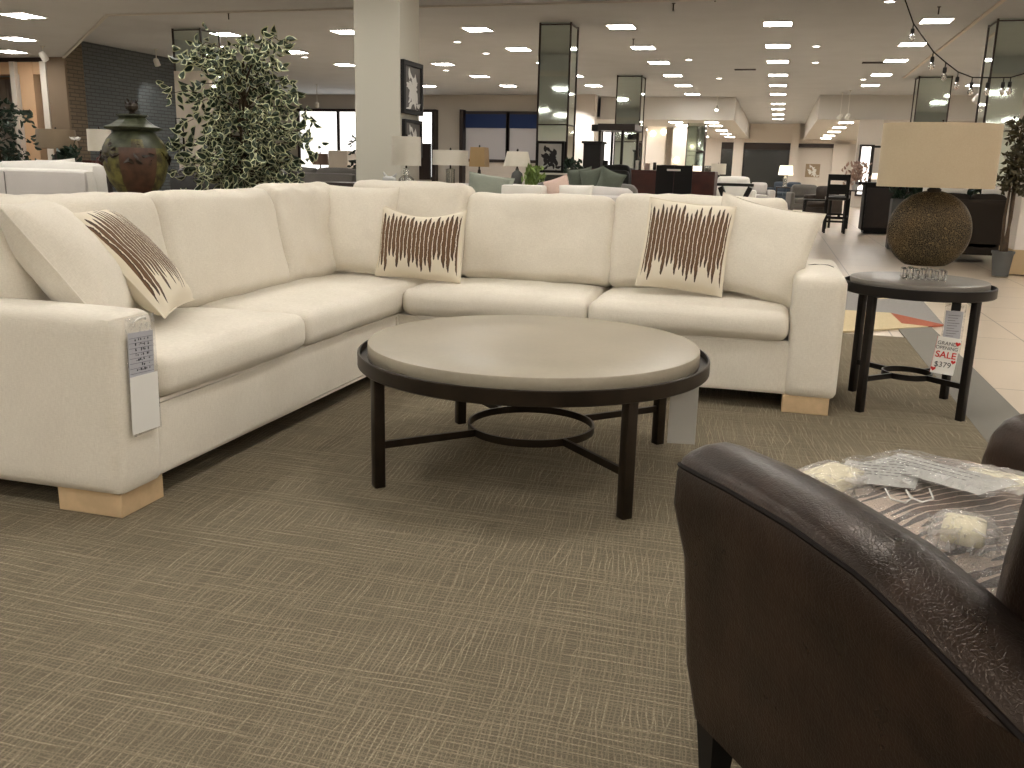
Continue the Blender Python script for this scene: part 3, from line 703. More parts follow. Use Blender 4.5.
# ---------------------------------------------------------------- round table lamp
t = thing('table_lamp', 'large table lamp with oval beige shade and round crackled bronze body', 'lamp', (.725, 4.80, .643), 0)
bm = bmesh.new()
for k in range(7): 
    vs = box(bm, -.10+k*.0288, -.0745+k*.0288, -.055-.004*(k % 2), .045, 0, .05+.004*math.sin(k*2.1))
bmesh.ops.bevel(bm, geom=bm.edges[:], offset=.004, segments=1, affect='EDGES')
obj('glass_base', bm, M_glass, t)
bm = bmesh.new(); prof = []
for k in range(33):
    a = -math.pi/2+math.pi*k/32; z = .235+.190*math.sin(a); prof.append((.191*math.cos(a), z))
prof = [p for p in prof if p[1] > .062 and p[1] < .43]; prof = [(.05, prof[0][1]-.004)] + prof
lathe(bm, prof, 56, 1, .42); obj('lamp_body', bm, M_crackle, t)
obj('neck', lathe(bmesh.new(), [(.03, .415), (.032, .43), (.02, .44), (.014, .45), (.014, .50)], 24), M_bronze, t)
bm = bmesh.new(); Wt, Wb = .262, .262
lathe(bm, [(Wb, .438), (Wt, .733), (Wt-.004, .733), (Wb-.004, .438), (Wb, .438)], 72, 1, .5, cap=False); obj('lamp_shade', bm, M_shade, t)
obj('shade_frame', tube(tube(tube(bmesh.new(), [(-.255, 0, .72), (.255, 0, .72)], .003, 6), [(0, -.125, .72), (0, .125, .72)], .003, 6), [(0, 0, .5), (0, 0, .75)], .004, 6), M_bronze, t)

# ---------------------------------------------------------------- hanging price tags
def heart(bm, cx, cz, s, y0, y1, fl=1):
    pts = []
    for k in range(24):
        a = 2*math.pi*k/24; pts.append((cx+s*16*math.sin(a)**3/17, cz+s*(13*math.cos(a)-5*math.cos(2*a)-2*math.cos(3*a)-math.cos(4*a))/17))
    a = [bm.verts.new((x, y0, z)) for x, z in pts]; b = [bm.verts.new((x, y1, z)) for x, z in pts]
    bm.faces.new(a); bm.faces.new(b[::-1])
    for i in range(24): bm.faces.new((a[i], b[i], b[(i+1) % 24], a[(i+1) % 24]))
t = thing('sale_sign', 'red and black SALE price tag hanging from the round side table', 'price tag', (.838, 4.52, .565), R(-6))
obj('holder', boxes((-.044, .046, -.001, .001, -.235, 0)), M_film, t, smooth=False)
obj('clip', bbox(-.018, .022, -.006, .004, -.032, .004, .002, 1), M_black, t)
obj('grey_insert', boxes((-.038, .036, -.003, -.0015, -.20, -.034)), M_paper, t, smooth=False)
bm = boxes(*[(-.026, .026-.01*(k % 3), -.0038, -.003, -.056-k*.012, -.054-k*.012) for k in range(9)]); obj('print_lines', bm, M_greyf, t, smooth=False)
card = obj('card', boxes((-.058, .042, -.006, -.0045, -.335, -.16)), M_card, t, smooth=False)
card.rotation_euler = (0, R(5), 0); card.location = (.015, 0, .0)
text('lettering', 'GRAND', .024, M_ink, card, (-.012, -.0068, -.190))
text('lettering', 'OPENING', .022, M_ink, card, (-.010, -.0068, -.212))
text('lettering', 'SALE', .042, M_red, card, (-.008, -.0068, -.245), bold=True)
text('lettering', '$379', .036, M_ink, card, (-.012, -.0068, -.292))
bm = bmesh.new()
for cx, cz, s in ((.032, -.185, .012), (.030, -.272, .011), (-.048, -.315, .012)): heart(bm, cx, cz, s, -.0075, -.006)
obj('heart_print', bm, M_red, card, smooth=False)
obj('card_edge', boxes((-.0585, -.0575, -.0065, -.004, -.335, -.16)), M_red, card, smooth=False)

t = thing('price_tag', 'clear sleeve with handwritten grey slip and blank white card on the left sofa arm', 'price tag', (-1.888, 2.36, .625), R(90))
obj('sleeve', boxes((-.068, .068, -.0012, .0006, -.36, .02)), M_film, t, smooth=False)
obj('hook', tube(bmesh.new(), [(-.03, .006, .0), (-.01, -.004, .012), (.02, -.004, .014), (.035, .006, .004)], .003, 6), M_white, t)
sl = obj('handwritten_slip', boxes((-.062, .056, -.0035, -.002, -.185, -.03)), M_paper, t, smooth=False); sl.rotation_euler = (0, R(3), 0)
bm = bmesh.new()
for k in range(9): box(bm, -.058, .052, -.0042, -.0036, -.048-k*.016, -.0472-k*.016)
for k in range(7):
    for j in range(8):
        if rnd.random() < .18+.05*k: continue
        x = -.032+j*.0085+k*.001+rnd.uniform(-.001, .001); z = -.054-k*.016
        for q in range(2): box(bm, x, x+rnd.uniform(.002, .006), -.0044, -.0036, z+rnd.uniform(-.004, .004), z+rnd.uniform(-.004, .004)+.002)
obj('handwriting', bm, M_ink, sl, smooth=False)
cd = obj('card', boxes((-.066, .066, -.006, -.0045, -.352, -.168)), M_card, t, smooth=False); cd.rotation_euler = (0, R(2), 0)
t = thing('price_tag', 'plain grey card tag hanging under the right side of the coffee table', 'price tag', (-.268, 3.33, .403), R(8))
obj('card', bbox(-.052, .052, -.001, .001, -.285, -.01, .0005, 1), mat('grey_card', (190, 188, 182), .5), t, smooth=False)
obj('string', tube(bmesh.new(), [(0, 0, -.01), (0, 0, .03)], .0015, 5), M_white, t)

# ---------------------------------------------------------------- leather armchair in the foreground
def armchair():
    P0 = (-.08, 1.49); ang = math.atan2(-.805, .593)      # local +X = toward the chair's back, local +Y = far side
    t = thing('leather_armchair', 'dark brown leather armchair in the right foreground, seen over its arm', 'armchair', (P0[0], P0[1], 0), ang)
    # local x: front(0) to back, local y: 0 = near outer face, + = far. rotate: local y axis = (-sin, cos) => (.805,.593)
    ZT = [(-.085, .642), (-.06, .646), (0, .648), (.1, .652), (.25, .652), (.40, .641), (.5, .618), (.6, .590), (.7, .56), (.85, .52)]
    def ztop(x):
        for (a, za), (b, zb) in zip(ZT, ZT[1:]):
            if x <= b: return za+(zb-za)*max(0, (x-a))/(b-a)
        return ZT[-1][1]
    def arm(side):
        bm = bmesh.new(); xs = [-.09+k*.94/60 for k in range(61)]; secs = []
        T = .145
        for k, x in enumerate(xs):
            zt = ztop(x); pts = []
            e = max(0, 1-(x+.09)/.05)      # front rounding
            yy = lambda y: y
            inset = .03*e*e
            bulge = .012
            prof = [(.004+inset*.3, .17), (-.002, .26), (-.006, .36), (-.012, .46), (-.020, .55), (-.018, zt-.035), (-.008, zt-.012), (.008, zt-.002), (.035, zt+.010), (.07, zt+.014), (.105, zt+.004), (.13, zt-.018), (.142, zt-.06), (.142, .5), (.14, .4), (.14, .3), (.14, .17)]
            secs.append([bm.verts.new((x, (y+inset*(1 if y < .07 else -1)) if side > 0 else .85-(y+inset*(1 if y < .07 else -1)), z-((.008+.035*min(1, max(0, (y-.01)/.06)))*e*e if z > .5 else 0))) for y, z in prof])
        n = len(secs[0])
        for a, b in zip(secs, secs[1:]):
            for i in range(n-1): bm.faces.new((a[i], b[i], b[i+1], a[i+1]))
            bm.faces.new((a[n-1], b[n-1], b[0], a[0]))
        for s_, fl in ((secs[0], 1), (secs[-1], 0)): bm.faces.new(s_ if fl else s_[::-1])
        # front edge: bulge at the top, waist near z .44
        for v in bm.verts:
            x, z = v.co.x, v.co.z
            if x < .12:
                w_ = 1-(x+.09)/.21
                if z < .45: v.co.x += w_*(.045+ .05*max(0, (.29-z)/.12))
                elif z < .52: v.co.x += w_*.045*(.52-z)/.07
            v.co += v.normal*0
        for v in bm.verts:
            q = v.co*6; v.co.y += .004*noise.noise(q)
        bmesh.ops.recalc_face_normals(bm, faces=bm.faces)
        a = obj('arm', bm, M_leather, t)
        pts = []
        for k in range(40):
            x = -.085+k*.93/39; e = max(0, 1-(x+.09)/.05)
            y = -.014+.03*e*e; pts.append((x, y if side > 0 else .85-y, ztop(x)-.024-.008*e*e))
        pp = obj('piping', tube(bmesh.new(), pts, .0045, 6), mat('dark_piping', (20, 14, 11), .7, spec=.15), a)
    arm(1); arm(-1)
    obj('seat_base', soft(-.02, .62, .145, .705, .17, .36, r_=.03, n=16), M_leather, t)
    obj('seat_cushion', soft(-.10, .56, .146, .704, .345, .47, r_=.045, crown=(.01, 0, .012), n=20, wr=.004), M_leather, t)
    b = obj('backrest', soft(.60, .85, .02, .83, .17, .86, r_=.06, crown=(.02, 0, .02), n=20), M_leather, t)
    q = obj('back_cushion', soft(-.075, .075, -.265, .265, 0, .40, r_=.05, crown=(.03, 0, .01), n=20, wr=.006), M_leather, t); q.location = (.505, .415, .46); q.rotation_euler = (0, R(7), 0)
    for x, y, s in ((.02, .06, 1), (.02, .77, 1), (.77, .06, -1), (.77, .77, -1)):
        bm = bmesh.new(); vs = box(bm, -.03, .03, -.03, .03, 0, .172)
        for v in vs:
            if v.co.z < .01: v.co.x = v.co.x*.55+s*.0; v.co.y *= .55
        l = obj('leg', bm, M_black, t, smooth=False); l.location = (x, y, 0)
    return t, ang, P0
chair, CA, CP = armchair()
def cw(x, y, z):      # chair-local point to world
    return Vector((CP[0]+x*math.cos(CA)-y*math.sin(CA), CP[1]+x*math.sin(CA)+y*math.cos(CA), z))
xb = Vector((math.cos(CA), math.sin(CA), 0)); yb = Vector((-math.sin(CA), math.cos(CA), 0))
o = throw('striped_pillow', 'sequinned brown and pink-beige pillow lying flat on the leather armchair seat', .56, .54, .14, M_stripe2, cw(.145, .415, .535), yb*1.0+xb*.04, -xb+Vector((0, 0, .02)), 9, pinch=.05)
# plastic bag around it
def crumple(w_, d_, h_, n=26, amp=.012, seed=1, rag=.02, closed=True):
    bm = bmesh.new(); V = []
    for i in range(n+1):
        row = []
        for j in range(n+1):
            u, v = 2*i/n-1, 2*j/n-1
            q = Vector((u*3.1+seed*4, v*3.1, seed))
            e = max(abs(u), abs(v))
            z = h_*max(0, (1-u**4)*(1-v**4))**.6 + amp*abs(noise.noise(q*2.3))+amp*.6*noise.noise(q*5.1)
            x = w_/2*u*(1+rag*noise.noise(q*1.7)/w_*2*(e > .9)); y = d_/2*v*(1+rag*noise.noise(q*1.3+Vector((5, 5, 5)))/d_*2*(e > .9))
            row.append(bm.verts.new((x, y, max(z, .001))))
        V.append(row)
    for i in range(n):
        for j in range(n): bm.faces.new((V[i][j], V[i+1][j], V[i+1][j+1], V[i][j+1]))
    return bm
bagp = obj('plastic_bag', crumple(.60, .58, .082, amp=.008, seed=2, rag=.05), M_film)
bagp.location = cw(.15, .40, .515); bagp.rotation_euler = (0, 0, CA+R(2))
tag(bagp, 'clear crumpled plastic bag spread over the sequinned pillow on the armchair', 'plastic bag')
def parcel(label, x, y, z, rz, w_, d_, h_, bw, bd, bh, m_film, seed, group='spare feet in small plastic bags'):
    t = thing('bagged_foot', label, 'bagged furniture foot', cw(x, y, z), CA+rz, group)
    b = obj('wooden_block', soft(-bw/2, bw/2, -bd/2, bd/2, 0.002, bh, r_=.008, n=8), M_cushfoot, t)
    f = obj('plastic_wrap', crumple(w_, d_, h_, n=20, amp=.006, seed=seed, rag=.03), m_film, t)
    return t
ZP = .60
parcel('cream block in clear plastic near the top left corner of the sequinned pillow', .035, .245, ZP-.014, R(-70), .15, .12, .034, .11, .07, .030, M_film_w, 3)
parcel('longer cream block in cloudy plastic at the far right of the sequinned pillow', .14, .535, ZP-.02, R(30), .21, .13, .036, .13, .06, .032, M_film_w, 4)
parcel('small white-wrapped block nearest the camera on the sequinned pillow', .295, .275, ZP-.012, R(-50), .11, .10, .036, .075, .06, .030, M_film_w, 5)
def slip(name, label, x, y, z, rz, w_, d_, m_, lines):
    t = thing(name, label, 'paper tag', cw(x, y, z), CA+rz)
    t.rotation_euler = (R(3), R(-5), CA+rz)
    bm = crumple(w_, d_, .006, n=12, amp=.006, seed=8, rag=.0); bmesh.ops.solidify(bm, geom=bm.faces[:], thickness=.0008)
    obj('paper', bm, m_, t)
    bm = bmesh.new()
    for k in range(lines):
        yy = -d_*.34+k*d_*.68/max(1, lines-1); xx = -w_*.38
        while xx < w_*.34:
            l = rnd.uniform(.004, .014); box(bm, xx, xx+l, yy, yy+.0016, .0135, .0142); xx += l+.004
    obj('print', bm, M_greyf, t, smooth=False)
    obj('plastic_sleeve', crumple(w_*1.12, d_*1.2, .018, n=14, amp=.008, seed=9, rag=.01), M_film, t)
    return t
slip('paper_slip', 'square printed white slip in plastic tucked under the longer tag', .055, .33, ZP+.006, R(40), .13, .11, M_card, 6)
slip('paper_tag', 'long white printed tag in plastic lying across the middle of the pillow', .115, .40, ZP+.022, R(5), .24, .10, M_card, 5)
st = obj('tag_string', tube(bmesh.new(), [cw(.13, .275, ZP+.012), cw(.155, .265, ZP+.004), cw(.172, .28, ZP+.002), cw(.165, .30, ZP+.006), cw(.145, .305, ZP+.012), cw(.165, .295, ZP+.008), cw(.182, .305, ZP+.004), cw(.180, .33, ZP+.006), cw(.155, .345, ZP+.014)], .0016, 6), M_white)
tag(st, 'thin white looped string at the edge of the paper tags on the pillow', 'string')

# ---------------------------------------------------------------- lamps, trees and furniture behind the sofa
def shade_bm(rb, rt, h, z, n=40, sy=1):
    return lathe(bmesh.new(), [(rb, z), (rt, z+h), (rt-.004, z+h), (rb-.004, z), (rb, z)], n, 1, sy, cap=False)
def lamp(label, loc, rb, rt, h, zs, body, bm_m, shm, sq=False, finial=True, group=None):
    """body = lathe profile from 0 up to zs"""
    t = thing('table_lamp', label, 'lamp', loc, 0, group)
    obj('lamp_base', lathe(bmesh.new(), body, 24), bm_m, t)
    obj('stem', lathe(bmesh.new(), [(.012, body[-1][1]-.01), (.012, zs+h)], 10), M_bronze, t)
    n = 4 if sq else 40
    s = obj('lamp_shade', shade_bm(rb, rt, h, zs, n), shm, t, smooth=not sq)
    if sq: s.rotation_euler = (0, 0, R(45))
    if finial: obj('finial', lathe(bmesh.new(), [(.006, zs+h), (.016, zs+h+.015), (.004, zs+h+.035)], 10), M_bronze, t)
    return t
def urnprof(r_, h): return [(r_*.55, 0), (r_*.6, h*.06), (r_*.4, h*.12), (r_*.75, h*.35), (r_, h*.6), (r_*.8, h*.82), (r_*.3, h*.92), (r_*.25, h)]
def table(name, label, cat, x0, x1, y0, y1, h, m_, top=.04, leg=.05, group=None):
    t = thing(name, label, cat, ((x0+x1)/2, (y0+y1)/2, 0), 0, group); a, b = (x1-x0)/2, (y1-y0)/2
    obj('tabletop', bbox(-a, a, -b, b, h-top, h, .005, 1), m_, t, smooth=False)
    for sx in (-1, 1):
        for sy in (-1, 1):
            o = obj('leg', boxes((-leg/2, leg/2, -leg/2, leg/2, 0, h-top)), m_, t, smooth=False); o.location = (sx*(a-leg/2-.01), sy*(b-leg/2-.01), 0)
    return t
def couch(name, label, cat, x, y, rz, w_, d_, hb, m_, n=2, arm_h=.62, seat=.45, foot=M_black, group=None):
    """local: faces -Y"""
    t = thing(name, label, cat, (x, y, 0), rz, group); a = w_/2; s = .2 if w_ > 1.2 else .12
    obj('base', soft(-a, a, -d_/2+.02, d_/2, .1, .3, r_=.03, n=12), m_, t)
    for q in (-1, 1): obj('arm', soft(min(q*a, q*(a-s)), max(q*a, q*(a-s)), -d_/2, d_/2, .09, arm_h, r_=.05, crown=(0, 0, .01), n=14), m_, t)
    obj('backrest', soft(-a+s, a-s, d_/2-.2, d_/2, .1, hb-.06, r_=.06, n=14), m_, t)
    cw_ = (w_-2*s)/n
    for k in range(n):
        x0 = -a+s+k*cw_
        obj('seat_cushion', soft(x0+.004, x0+cw_-.004, -d_/2+.01, d_/2-.22, .3, seat, r_=.04, crown=(0, .01, .02), n=12), m_, t)
        obj('back_cushion', soft(x0+.006, x0+cw_-.006, d_/2-.38, d_/2-.14, seat, hb, r_=.07, crown=(.0, .03, .02), n=12, wr=.01, seed=k), m_, t)
    for sx in (-1, 1):
        for sy in (-1, 1):
            o = obj('foot', boxes((-.03, .03, -.03, .03, 0, .1)), foot, t, smooth=False); o.location = (sx*(a-.06), sy*(d_/2-.06), 0)
    return t
def leafy(bm, P, d, s, seed, two=True):
    """one leaf: green face and cream rim, tip along d"""
    d = d.normalized(); sd = d.cross(Vector((rnd.uniform(-1, 1), rnd.uniform(-1, 1), rnd.uniform(-.2, 1)))).normalized(); nr = d.cross(sd)
    W = s*.24
    pts = [(0, 0), (.22, .75), (.5, 1), (.78, .62), (1, 0), (.78, -.62), (.5, -1), (.22, -.75)]
    def pv(l, w_, k=1):
        l2 = .5+(l-.5)*k; return P+d*(l2*s)+sd*(w_*W*k)+nr*(-.18*s*(abs(l-.5)**2*4-.5)*k+.10*s*abs(w_))
    o_ = [bm.verts.new(pv(*p)) for p in pts]; i_ = [bm.verts.new(pv(*p, .76)) for p in pts] if two else None
    if two:
        for k in range(8):
            f = bm.faces.new((o_[k], o_[(k+1) % 8], i_[(k+1) % 8], i_[k])); f.material_index = 1
        bm.faces.new((i_[0], i_[1], i_[2], i_[3], i_[4])); bm.faces.new((i_[4], i_[5], i_[6], i_[7], i_[0]))
    else:
        bm.faces.new((o_[0], o_[1], o_[2], o_[3], o_[4])); bm.faces.new((o_[4], o_[5], o_[6], o_[7], o_[0]))
def tree(name, label, cat, loc, h, rad, z0, nb, nl, ls, mats, two=True, pot=(.2, .32, M_rubber), shape=None, trunk_r=.022, seed=3):
    rr = random.Random(seed)
    t = thing(name, label, cat, loc)
    obj('pot', lathe(bmesh.new(), [(pot[0]*.75, 0), (pot[0], pot[1]), (pot[0]*1.08, pot[1]), (pot[0]*1.08, pot[1]-.03), (pot[0]*.9, pot[1]-.03), (.01, pot[1]-.04)], 24), pot[2], t)
    bt = bmesh.new(); bl = bmesh.new()
    top = h*.80
    for q in range(3): tube(bt, [(.03*math.cos(q*2.1), .03*math.sin(q*2.1), pot[1]-.05), (.04*math.cos(q*2.1+1), .04*math.sin(q*2.1+1), h*.35), (.03*math.cos(q*2.1+2), .03*math.sin(q*2.1+2), top)], [trunk_r, trunk_r*.8, trunk_r*.3], 6)
    for k in range(nb):
        f = (k+.5)/nb; z = z0+(top-z0)*f; a = k*2.399+rr.uniform(-.3, .3)
        rm = rad*(shape(f) if shape else 1)*rr.uniform(.65, 1.1)
        rise = rr.uniform(.0, .45)*rm+(h-top)*max(0, f-.55)*1.6; droop = rr.uniform(.05, .3)*rm
        p0 = Vector((0, 0, z)); d = Vector((math.cos(a), math.sin(a), 0))
        br = [p0+d*(rm*s)+Vector((0, 0, rise*math.sin(s*2.0)-droop*s*s)) for s in (0, .25, .5, .75, 1)]
        tube(bt, br, [.008, .006, .005, .003, .002], 5)
        for j in range(nl):
            s = rr.uniform(.18, 1.05); i = min(3, int(s*4)); P = br[i]+(br[i+1]-br[i])*(s*4-i)
            P += Vector((rr.gauss(0, .035), rr.gauss(0, .035), rr.gauss(0, .04)))*rad/.5
            dd = d*rr.uniform(.2, 1)+Vector((rr.uniform(-.8, .8), rr.uniform(-.8, .8), rr.uniform(-1.0, .45)))
            leafy(bl, P, dd, ls*rr.uniform(.7, 1.2), j, two)
    obj('trunk', bt, M_trunk, t)
    o = obj('foliage', bl, None, t, mats=mats, smooth=True)
    return t
random.seed(5)
tree('ficus_tree', 'tall variegated ficus tree with cream-edged leaves behind the sofa', 'tree', (-4.72, 7.5, 0), 2.30, .55, .85, 76, 22, .112, [M_leaf, M_leafedge], shape=lambda f: .80+.35*math.sin(f*3.0), seed=11)
tree('potted_ficus', 'dark green leafy tree cut by the left edge of the picture', 'tree', (-10.25, 10.2, 0), 1.95, .45, .7, 36, 20, .10, [M_leafd], two=False, seed=4)
tree('potted_ficus', 'small dark leafy tree just left of the white pillar', 'tree', (-6.55, 14.2, 0), 1.62, .38, .7, 26, 18, .09, [M_leafd], two=False, seed=6)
tree('potted_olive_tree', 'thin olive-leaved tree in a grey pot by the right white pillar', 'tree', (2.68, 12.1, 0), 1.98, .15, 1.0, 40, 20, .07, [M_leafo], two=False, pot=(.12, .3, M_rubber), seed=9)

# urn on a console
table('console_table', 'low dark console table under the lidded urn', 'table', -5.75, -4.95, 6.55, 7.05, .70, M_espresso)
t = thing('lidded_urn', 'large olive and rust faceted urn with finial lid behind the sofa', 'urn', (-5.362, 6.8, .70), R(32))
bm = bmesh.new()
lathe(bm, [(.10, 0), (.12, .03), (.11, .06), (.16, .14), (.225, .24), (.262, .36), (.270, .44), (.262, .52), (.225, .59), (.18, .64), (.165, .665)], 16, mif=lambda i, j: 4 if j > 7 else (0, 2, 2, 0, 0, 4, 2, 2, 0, 0, 3, 1, 1, 1, 0, 3)[(i+0) % 16] if j < 7 else (4 if i % 3 else 0))
obj('urn_body', bm, None, t, mats=[M_urn, M_urnr, M_urnd, M_urn, M_urnl], smooth=True)
ld = obj('lid', lathe(bmesh.new(), [(.165, .655), (.235, .675), (.245, .69), (.18, .715), (.135, .745), (.11, .77), (.135, .785), (.135, .795), (.07, .80)], 8), M_urnl, t, smooth=False); ld.rotation_euler = (0, 0, R(22))
bm = lathe(bmesh.new(), [(.02, .795), (.03, .81), (.02, .82), (.05, .84), (.056, .865), (.045, .885), (.02, .90), (.006, .915)], 10)
for k in range(14):
    a = k*2.4; leafy(bm, Vector((.03*math.cos(a), .03*math.sin(a), .83+.005*k)), Vector((math.cos(a), math.sin(a), 1.6)), .045, k, False)
obj('finial', bm, M_urnd, ld, smooth=False)
bm = bmesh.new()
for k in range(120):
    a = rnd.uniform(0, 6.28); z = .40+.2*abs(rnd.gauss(0, .45)); z = min(z, .6)+.02; rr_ = .272-max(0, z-.45)**1.5*1.6
    leafy(bm, Vector((rr_*math.cos(a), rr_*math.sin(a), z)), Vector((-math.sin(a)*rnd.choice((-1, 1)), math.cos(a), rnd.uniform(-1.4, .2))), .07, k, False)
o_ = obj('vine_relief', bm, M_urnd, t, smooth=False); o_['kind'] = 'stuff'
# white sofa seen from behind
c_ = couch('white_sofa', 'white slipcovered sofa at the far left, seen from behind', 'sofa', -8.1, 8.3, R(180), 3.0, .95, 1.07, M_ivory, 2)
obj('back_panel', soft(-1.32, 1.32, .44, .50, .12, .985, r_=.03, n=20), M_greywhite, c_)
obj('back_seam', tube(bmesh.new(), [(-.32, .505, .14), (-.32, .505, .97)], .005, 6), M_greyf, c_)
couch('dark_sofa', 'dark leather sofa behind the urn, left of the leafy tree', 'sofa', -6.2, 9.9, R(180), 2.0, .95, 1.04, M_blackleather, 3)
couch('grey_sofa', 'grey sofa right of the leafy tree, left of the white pillar', 'sofa', -6.6, 12.6, R(180), 1.8, .9, 1.06, M_greyf, 2)
table('wooden_table', 'small brown table at the far left under the taupe lamp', 'table', -10.6, -9.5, 10.8, 11.4, .88, M_espresso)
lamp('lamp with wide taupe drum shade and dark turned base, far left', (-10.08, 11.1, .88), .285, .26, .27, .37, urnprof(.09, .33), M_espresso, M_shade_t)
fl = thing('orchid_plant', 'green potted plant with a white bloom beside the taupe lamp', 'plant', (-9.78, 11.0, .88))
bm = bmesh.new()
for k in range(160): leafy(bm, Vector((rnd.gauss(0, .055), rnd.gauss(0, .055), rnd.uniform(.08, .36))), Vector((rnd.uniform(-1, 1), rnd.uniform(-1, 1), .6)), .1, k, False)
obj('leaves', bm, M_leafd, fl)
obj('vase', lathe(bmesh.new(), [(.05, 0), (.07, .06), (.055, .13)], 16), M_ceramic, fl)
bm = bmesh.new()
for k in range(6): leafy(bm, Vector((.12, 0, .50)), Vector((math.cos(k), math.sin(k), .4)), .09, k, False)
obj('blossom', bm, M_white, fl); obj('stem', tube(bmesh.new(), [(0, 0, .1), (.04, 0, .35), (.12, 0, .5)], .005, 5), M_leafd, fl)
bx_ = thing('gift_boxes', 'reddish stacked small boxes beside the potted orchid', 'box', (-9.6, 11.2, .88)); 
for k in range(3): obj('box', bbox(-.1+.01*k, .1-.01*k, -.08, .08, k*.075, k*.075+.068, .003, 1), M_mahog, bx_, smooth=False)
table('end_table', 'dark end table under the small white drum lamp', 'table', -8.85, -8.1, 9.75, 10.35, .92, M_espresso)
lamp('small lamp with white drum shade left of the urn', (-8.45, 10.05, .92), .15, .145, .27, .30, urnprof(.07, .26), M_mahog, M_shade_w)
pl = throw('white_pillow', 'white pillow on top of the white sofa back', .5, .36, .16, M_ivory, (-7.45, 8.2, .93), (1, 0, .05), (0, -.15, 1), 21)
throw('white_pillow', 'folded white throw pillow at the far left of the white sofa', .8, .36, .16, M_ivory, (-8.8, 8.2, .93), (1, 0, 0), (0, -.15, 1), 22)
# brown lamp, white screen
table('end_table', 'dark end table right of the leafy tree', 'table', -7.9, -7.0, 14.2, 14.8, .85, M_espresso)
lamp('small lamp with brown drum shade in front of the bright window', (-7.6, 14.4, .85), .14, .13, .19, .26, urnprof(.06, .22), M_espresso, mat('brown_shade', (120, 98, 84), .8))
tag(obj('display_cube', bbox(-10.35, -9.85, 20, 20.5, 0, 1.45, .01, 1), M_wall_w, smooth=False), 'pale box-shaped display stand left of the white pillar', 'display stand')
# pictures on the white pillar
def picture(label, x, y, z, w_, h_, blob, group=None, face='E', bgm=None, fm=None):
    t = thing('framed_picture', label, 'picture', (x, y, z), R(90) if face == 'E' else 0, group); a, b, f = w_/2, h_/2, min(w_, h_)*.09
    obj('picture_frame', boxes((-a, a, -.03, .02, b-f, b), (-a, a, -.03, .02, -b, -b+f), (-a, -a+f, -.03, .02, -b+f, b-f), (a-f, a, -.03, .02, -b+f, b-f)), fm or M_black, t, smooth=False)
    obj('print', boxes((-a+f, a-f, -.01, .0, -b+f, b-f)), bgm or M_mat, t, smooth=False)
    bm = bmesh.new(); r2 = random.Random(3)
    for k in range(blob):
        px, pz = r2.gauss(0, a*.22), r2.gauss(-b*.05, b*.3)
        leafy(bm, Vector((px, -.014, pz)), Vector((r2.uniform(-1, 1), 0, r2.uniform(-1, 1))), min(a, b)*.5, k, False)
    for v in bm.verts: v.co.y = -.013-abs(v.co.y+.014)*.02
    obj('motif', bm, M_art if (bgm is None) else M_card, t)
    return t
M_bg = mat('grey_print', (92, 88, 84), .5)
picture('upper of two black-framed pale flower pictures on the white pillar', -4.735, 11.55, 2.12, .66, .66, 40, 'pictures on the white pillar', bgm=M_bg)
picture('lower of two black-framed pictures on the white pillar, behind a lamp', -4.735, 11.55, 1.48, .60, .48, 30, 'pictures on the white pillar', bgm=M_bg)
picture('stand-in for a reflected black-framed dark floral picture against the tall mirrored pillar', -4.73, 19.28, 1.39, .62, .66, 40, face='S')  # solid picture built in place of one reflected in the pillar
table('narrow_table', 'white narrow table holding the dark floral picture', 'table', -5.15, -4.2, 18.85, 19.33, 1.06, M_card)
picture('stand-in for a reflected tall black-framed pale picture, on the added white panel behind the ficus', -13.63, 18.93, 1.60, .18, 1.0, 8, face='S')  # solid picture added as part of the mirrored pillar's reflection
# lamps behind the corner
table('sofa_table', 'long dark table behind the sofa corner carrying the white lamps', 'table', -4.65, -3.7, 9.9, 10.6, .84, M_espresso)
lamp('tall lamp with white square-looking drum shade right of the white pillar', (-4.255, 10.2, .84), .175, .172, .33, .29, [(.05, 0), (.08, .02), (.10, .08), (.09, .14), (.04, .18), (.03, .26)], M_silver, M_shade_w)
lamp('lamp with wide cream drum shade, second right of the white pillar', (-4.17, 11.5, .80), .24, .235, .19, .35, [(.06, 0), (.06, .3), (.03, .31)], M_silver, M_shade_w)
table('end_table', 'dark end table under the wide cream lamp', 'table', -4.5, -3.7, 11.2, 11.8, .80, M_espresso)
lamp('lamp with square tan shade between the cream lamps', (-4.13, 12.6, .80), .165, .145, .27, .34, [(.08, 0), (.05, .05), (.09, .12), (.03, .22), (.02, .3)], M_bronze, M_shade_b, sq=True)
table('end_table', 'dark end table under the square tan lamp', 'table', -4.3, -3.6, 12.3, 12.9, .80, M_espresso)
lamp('lamp with tapered cream shade on a dark urn, left of the mirrored pillar', (-2.97, 10.5, .82), .165, .125, .17, .33, urnprof(.075, .31), M_rubber, M_shade_w)
table('end_table', 'dark end table under the tapered lamp', 'table', -3.3, -2.4, 10.2, 10.8, .82, M_espresso)
fl = thing('green_plant', 'bright green bushy plant beside the tapered lamp', 'plant', (-2.74, 10.4, .82)); bm = bmesh.new()
for k in range(90): leafy(bm, Vector((rnd.gauss(0, .05), rnd.gauss(0, .05), rnd.uniform(.1, .30))), Vector((rnd.uniform(-1, 1), rnd.uniform(-1, 1), .9)), .09, k, False)
obj('leaves', bm, mat('bright_leaf', (120, 140, 74), .5), fl); obj('pot', lathe(bmesh.new(), [(.05, 0), (.07, .1)], 16), M_oak, fl)
tag(obj('side_shelf', bbox(-4.1, -3.3, 13.9, 14.3, 0, .93, .01, 1), M_ivory, smooth=False), 'white cabinet between the cream lamps and the shop windows', 'cabinet')
bd = obj('bird_figurine', soft(-.05, .05, -.025, .025, 0, .05, r_=.022, n=8), M_ceramic); bd.location = (-2.64, 6.02, 1.0)
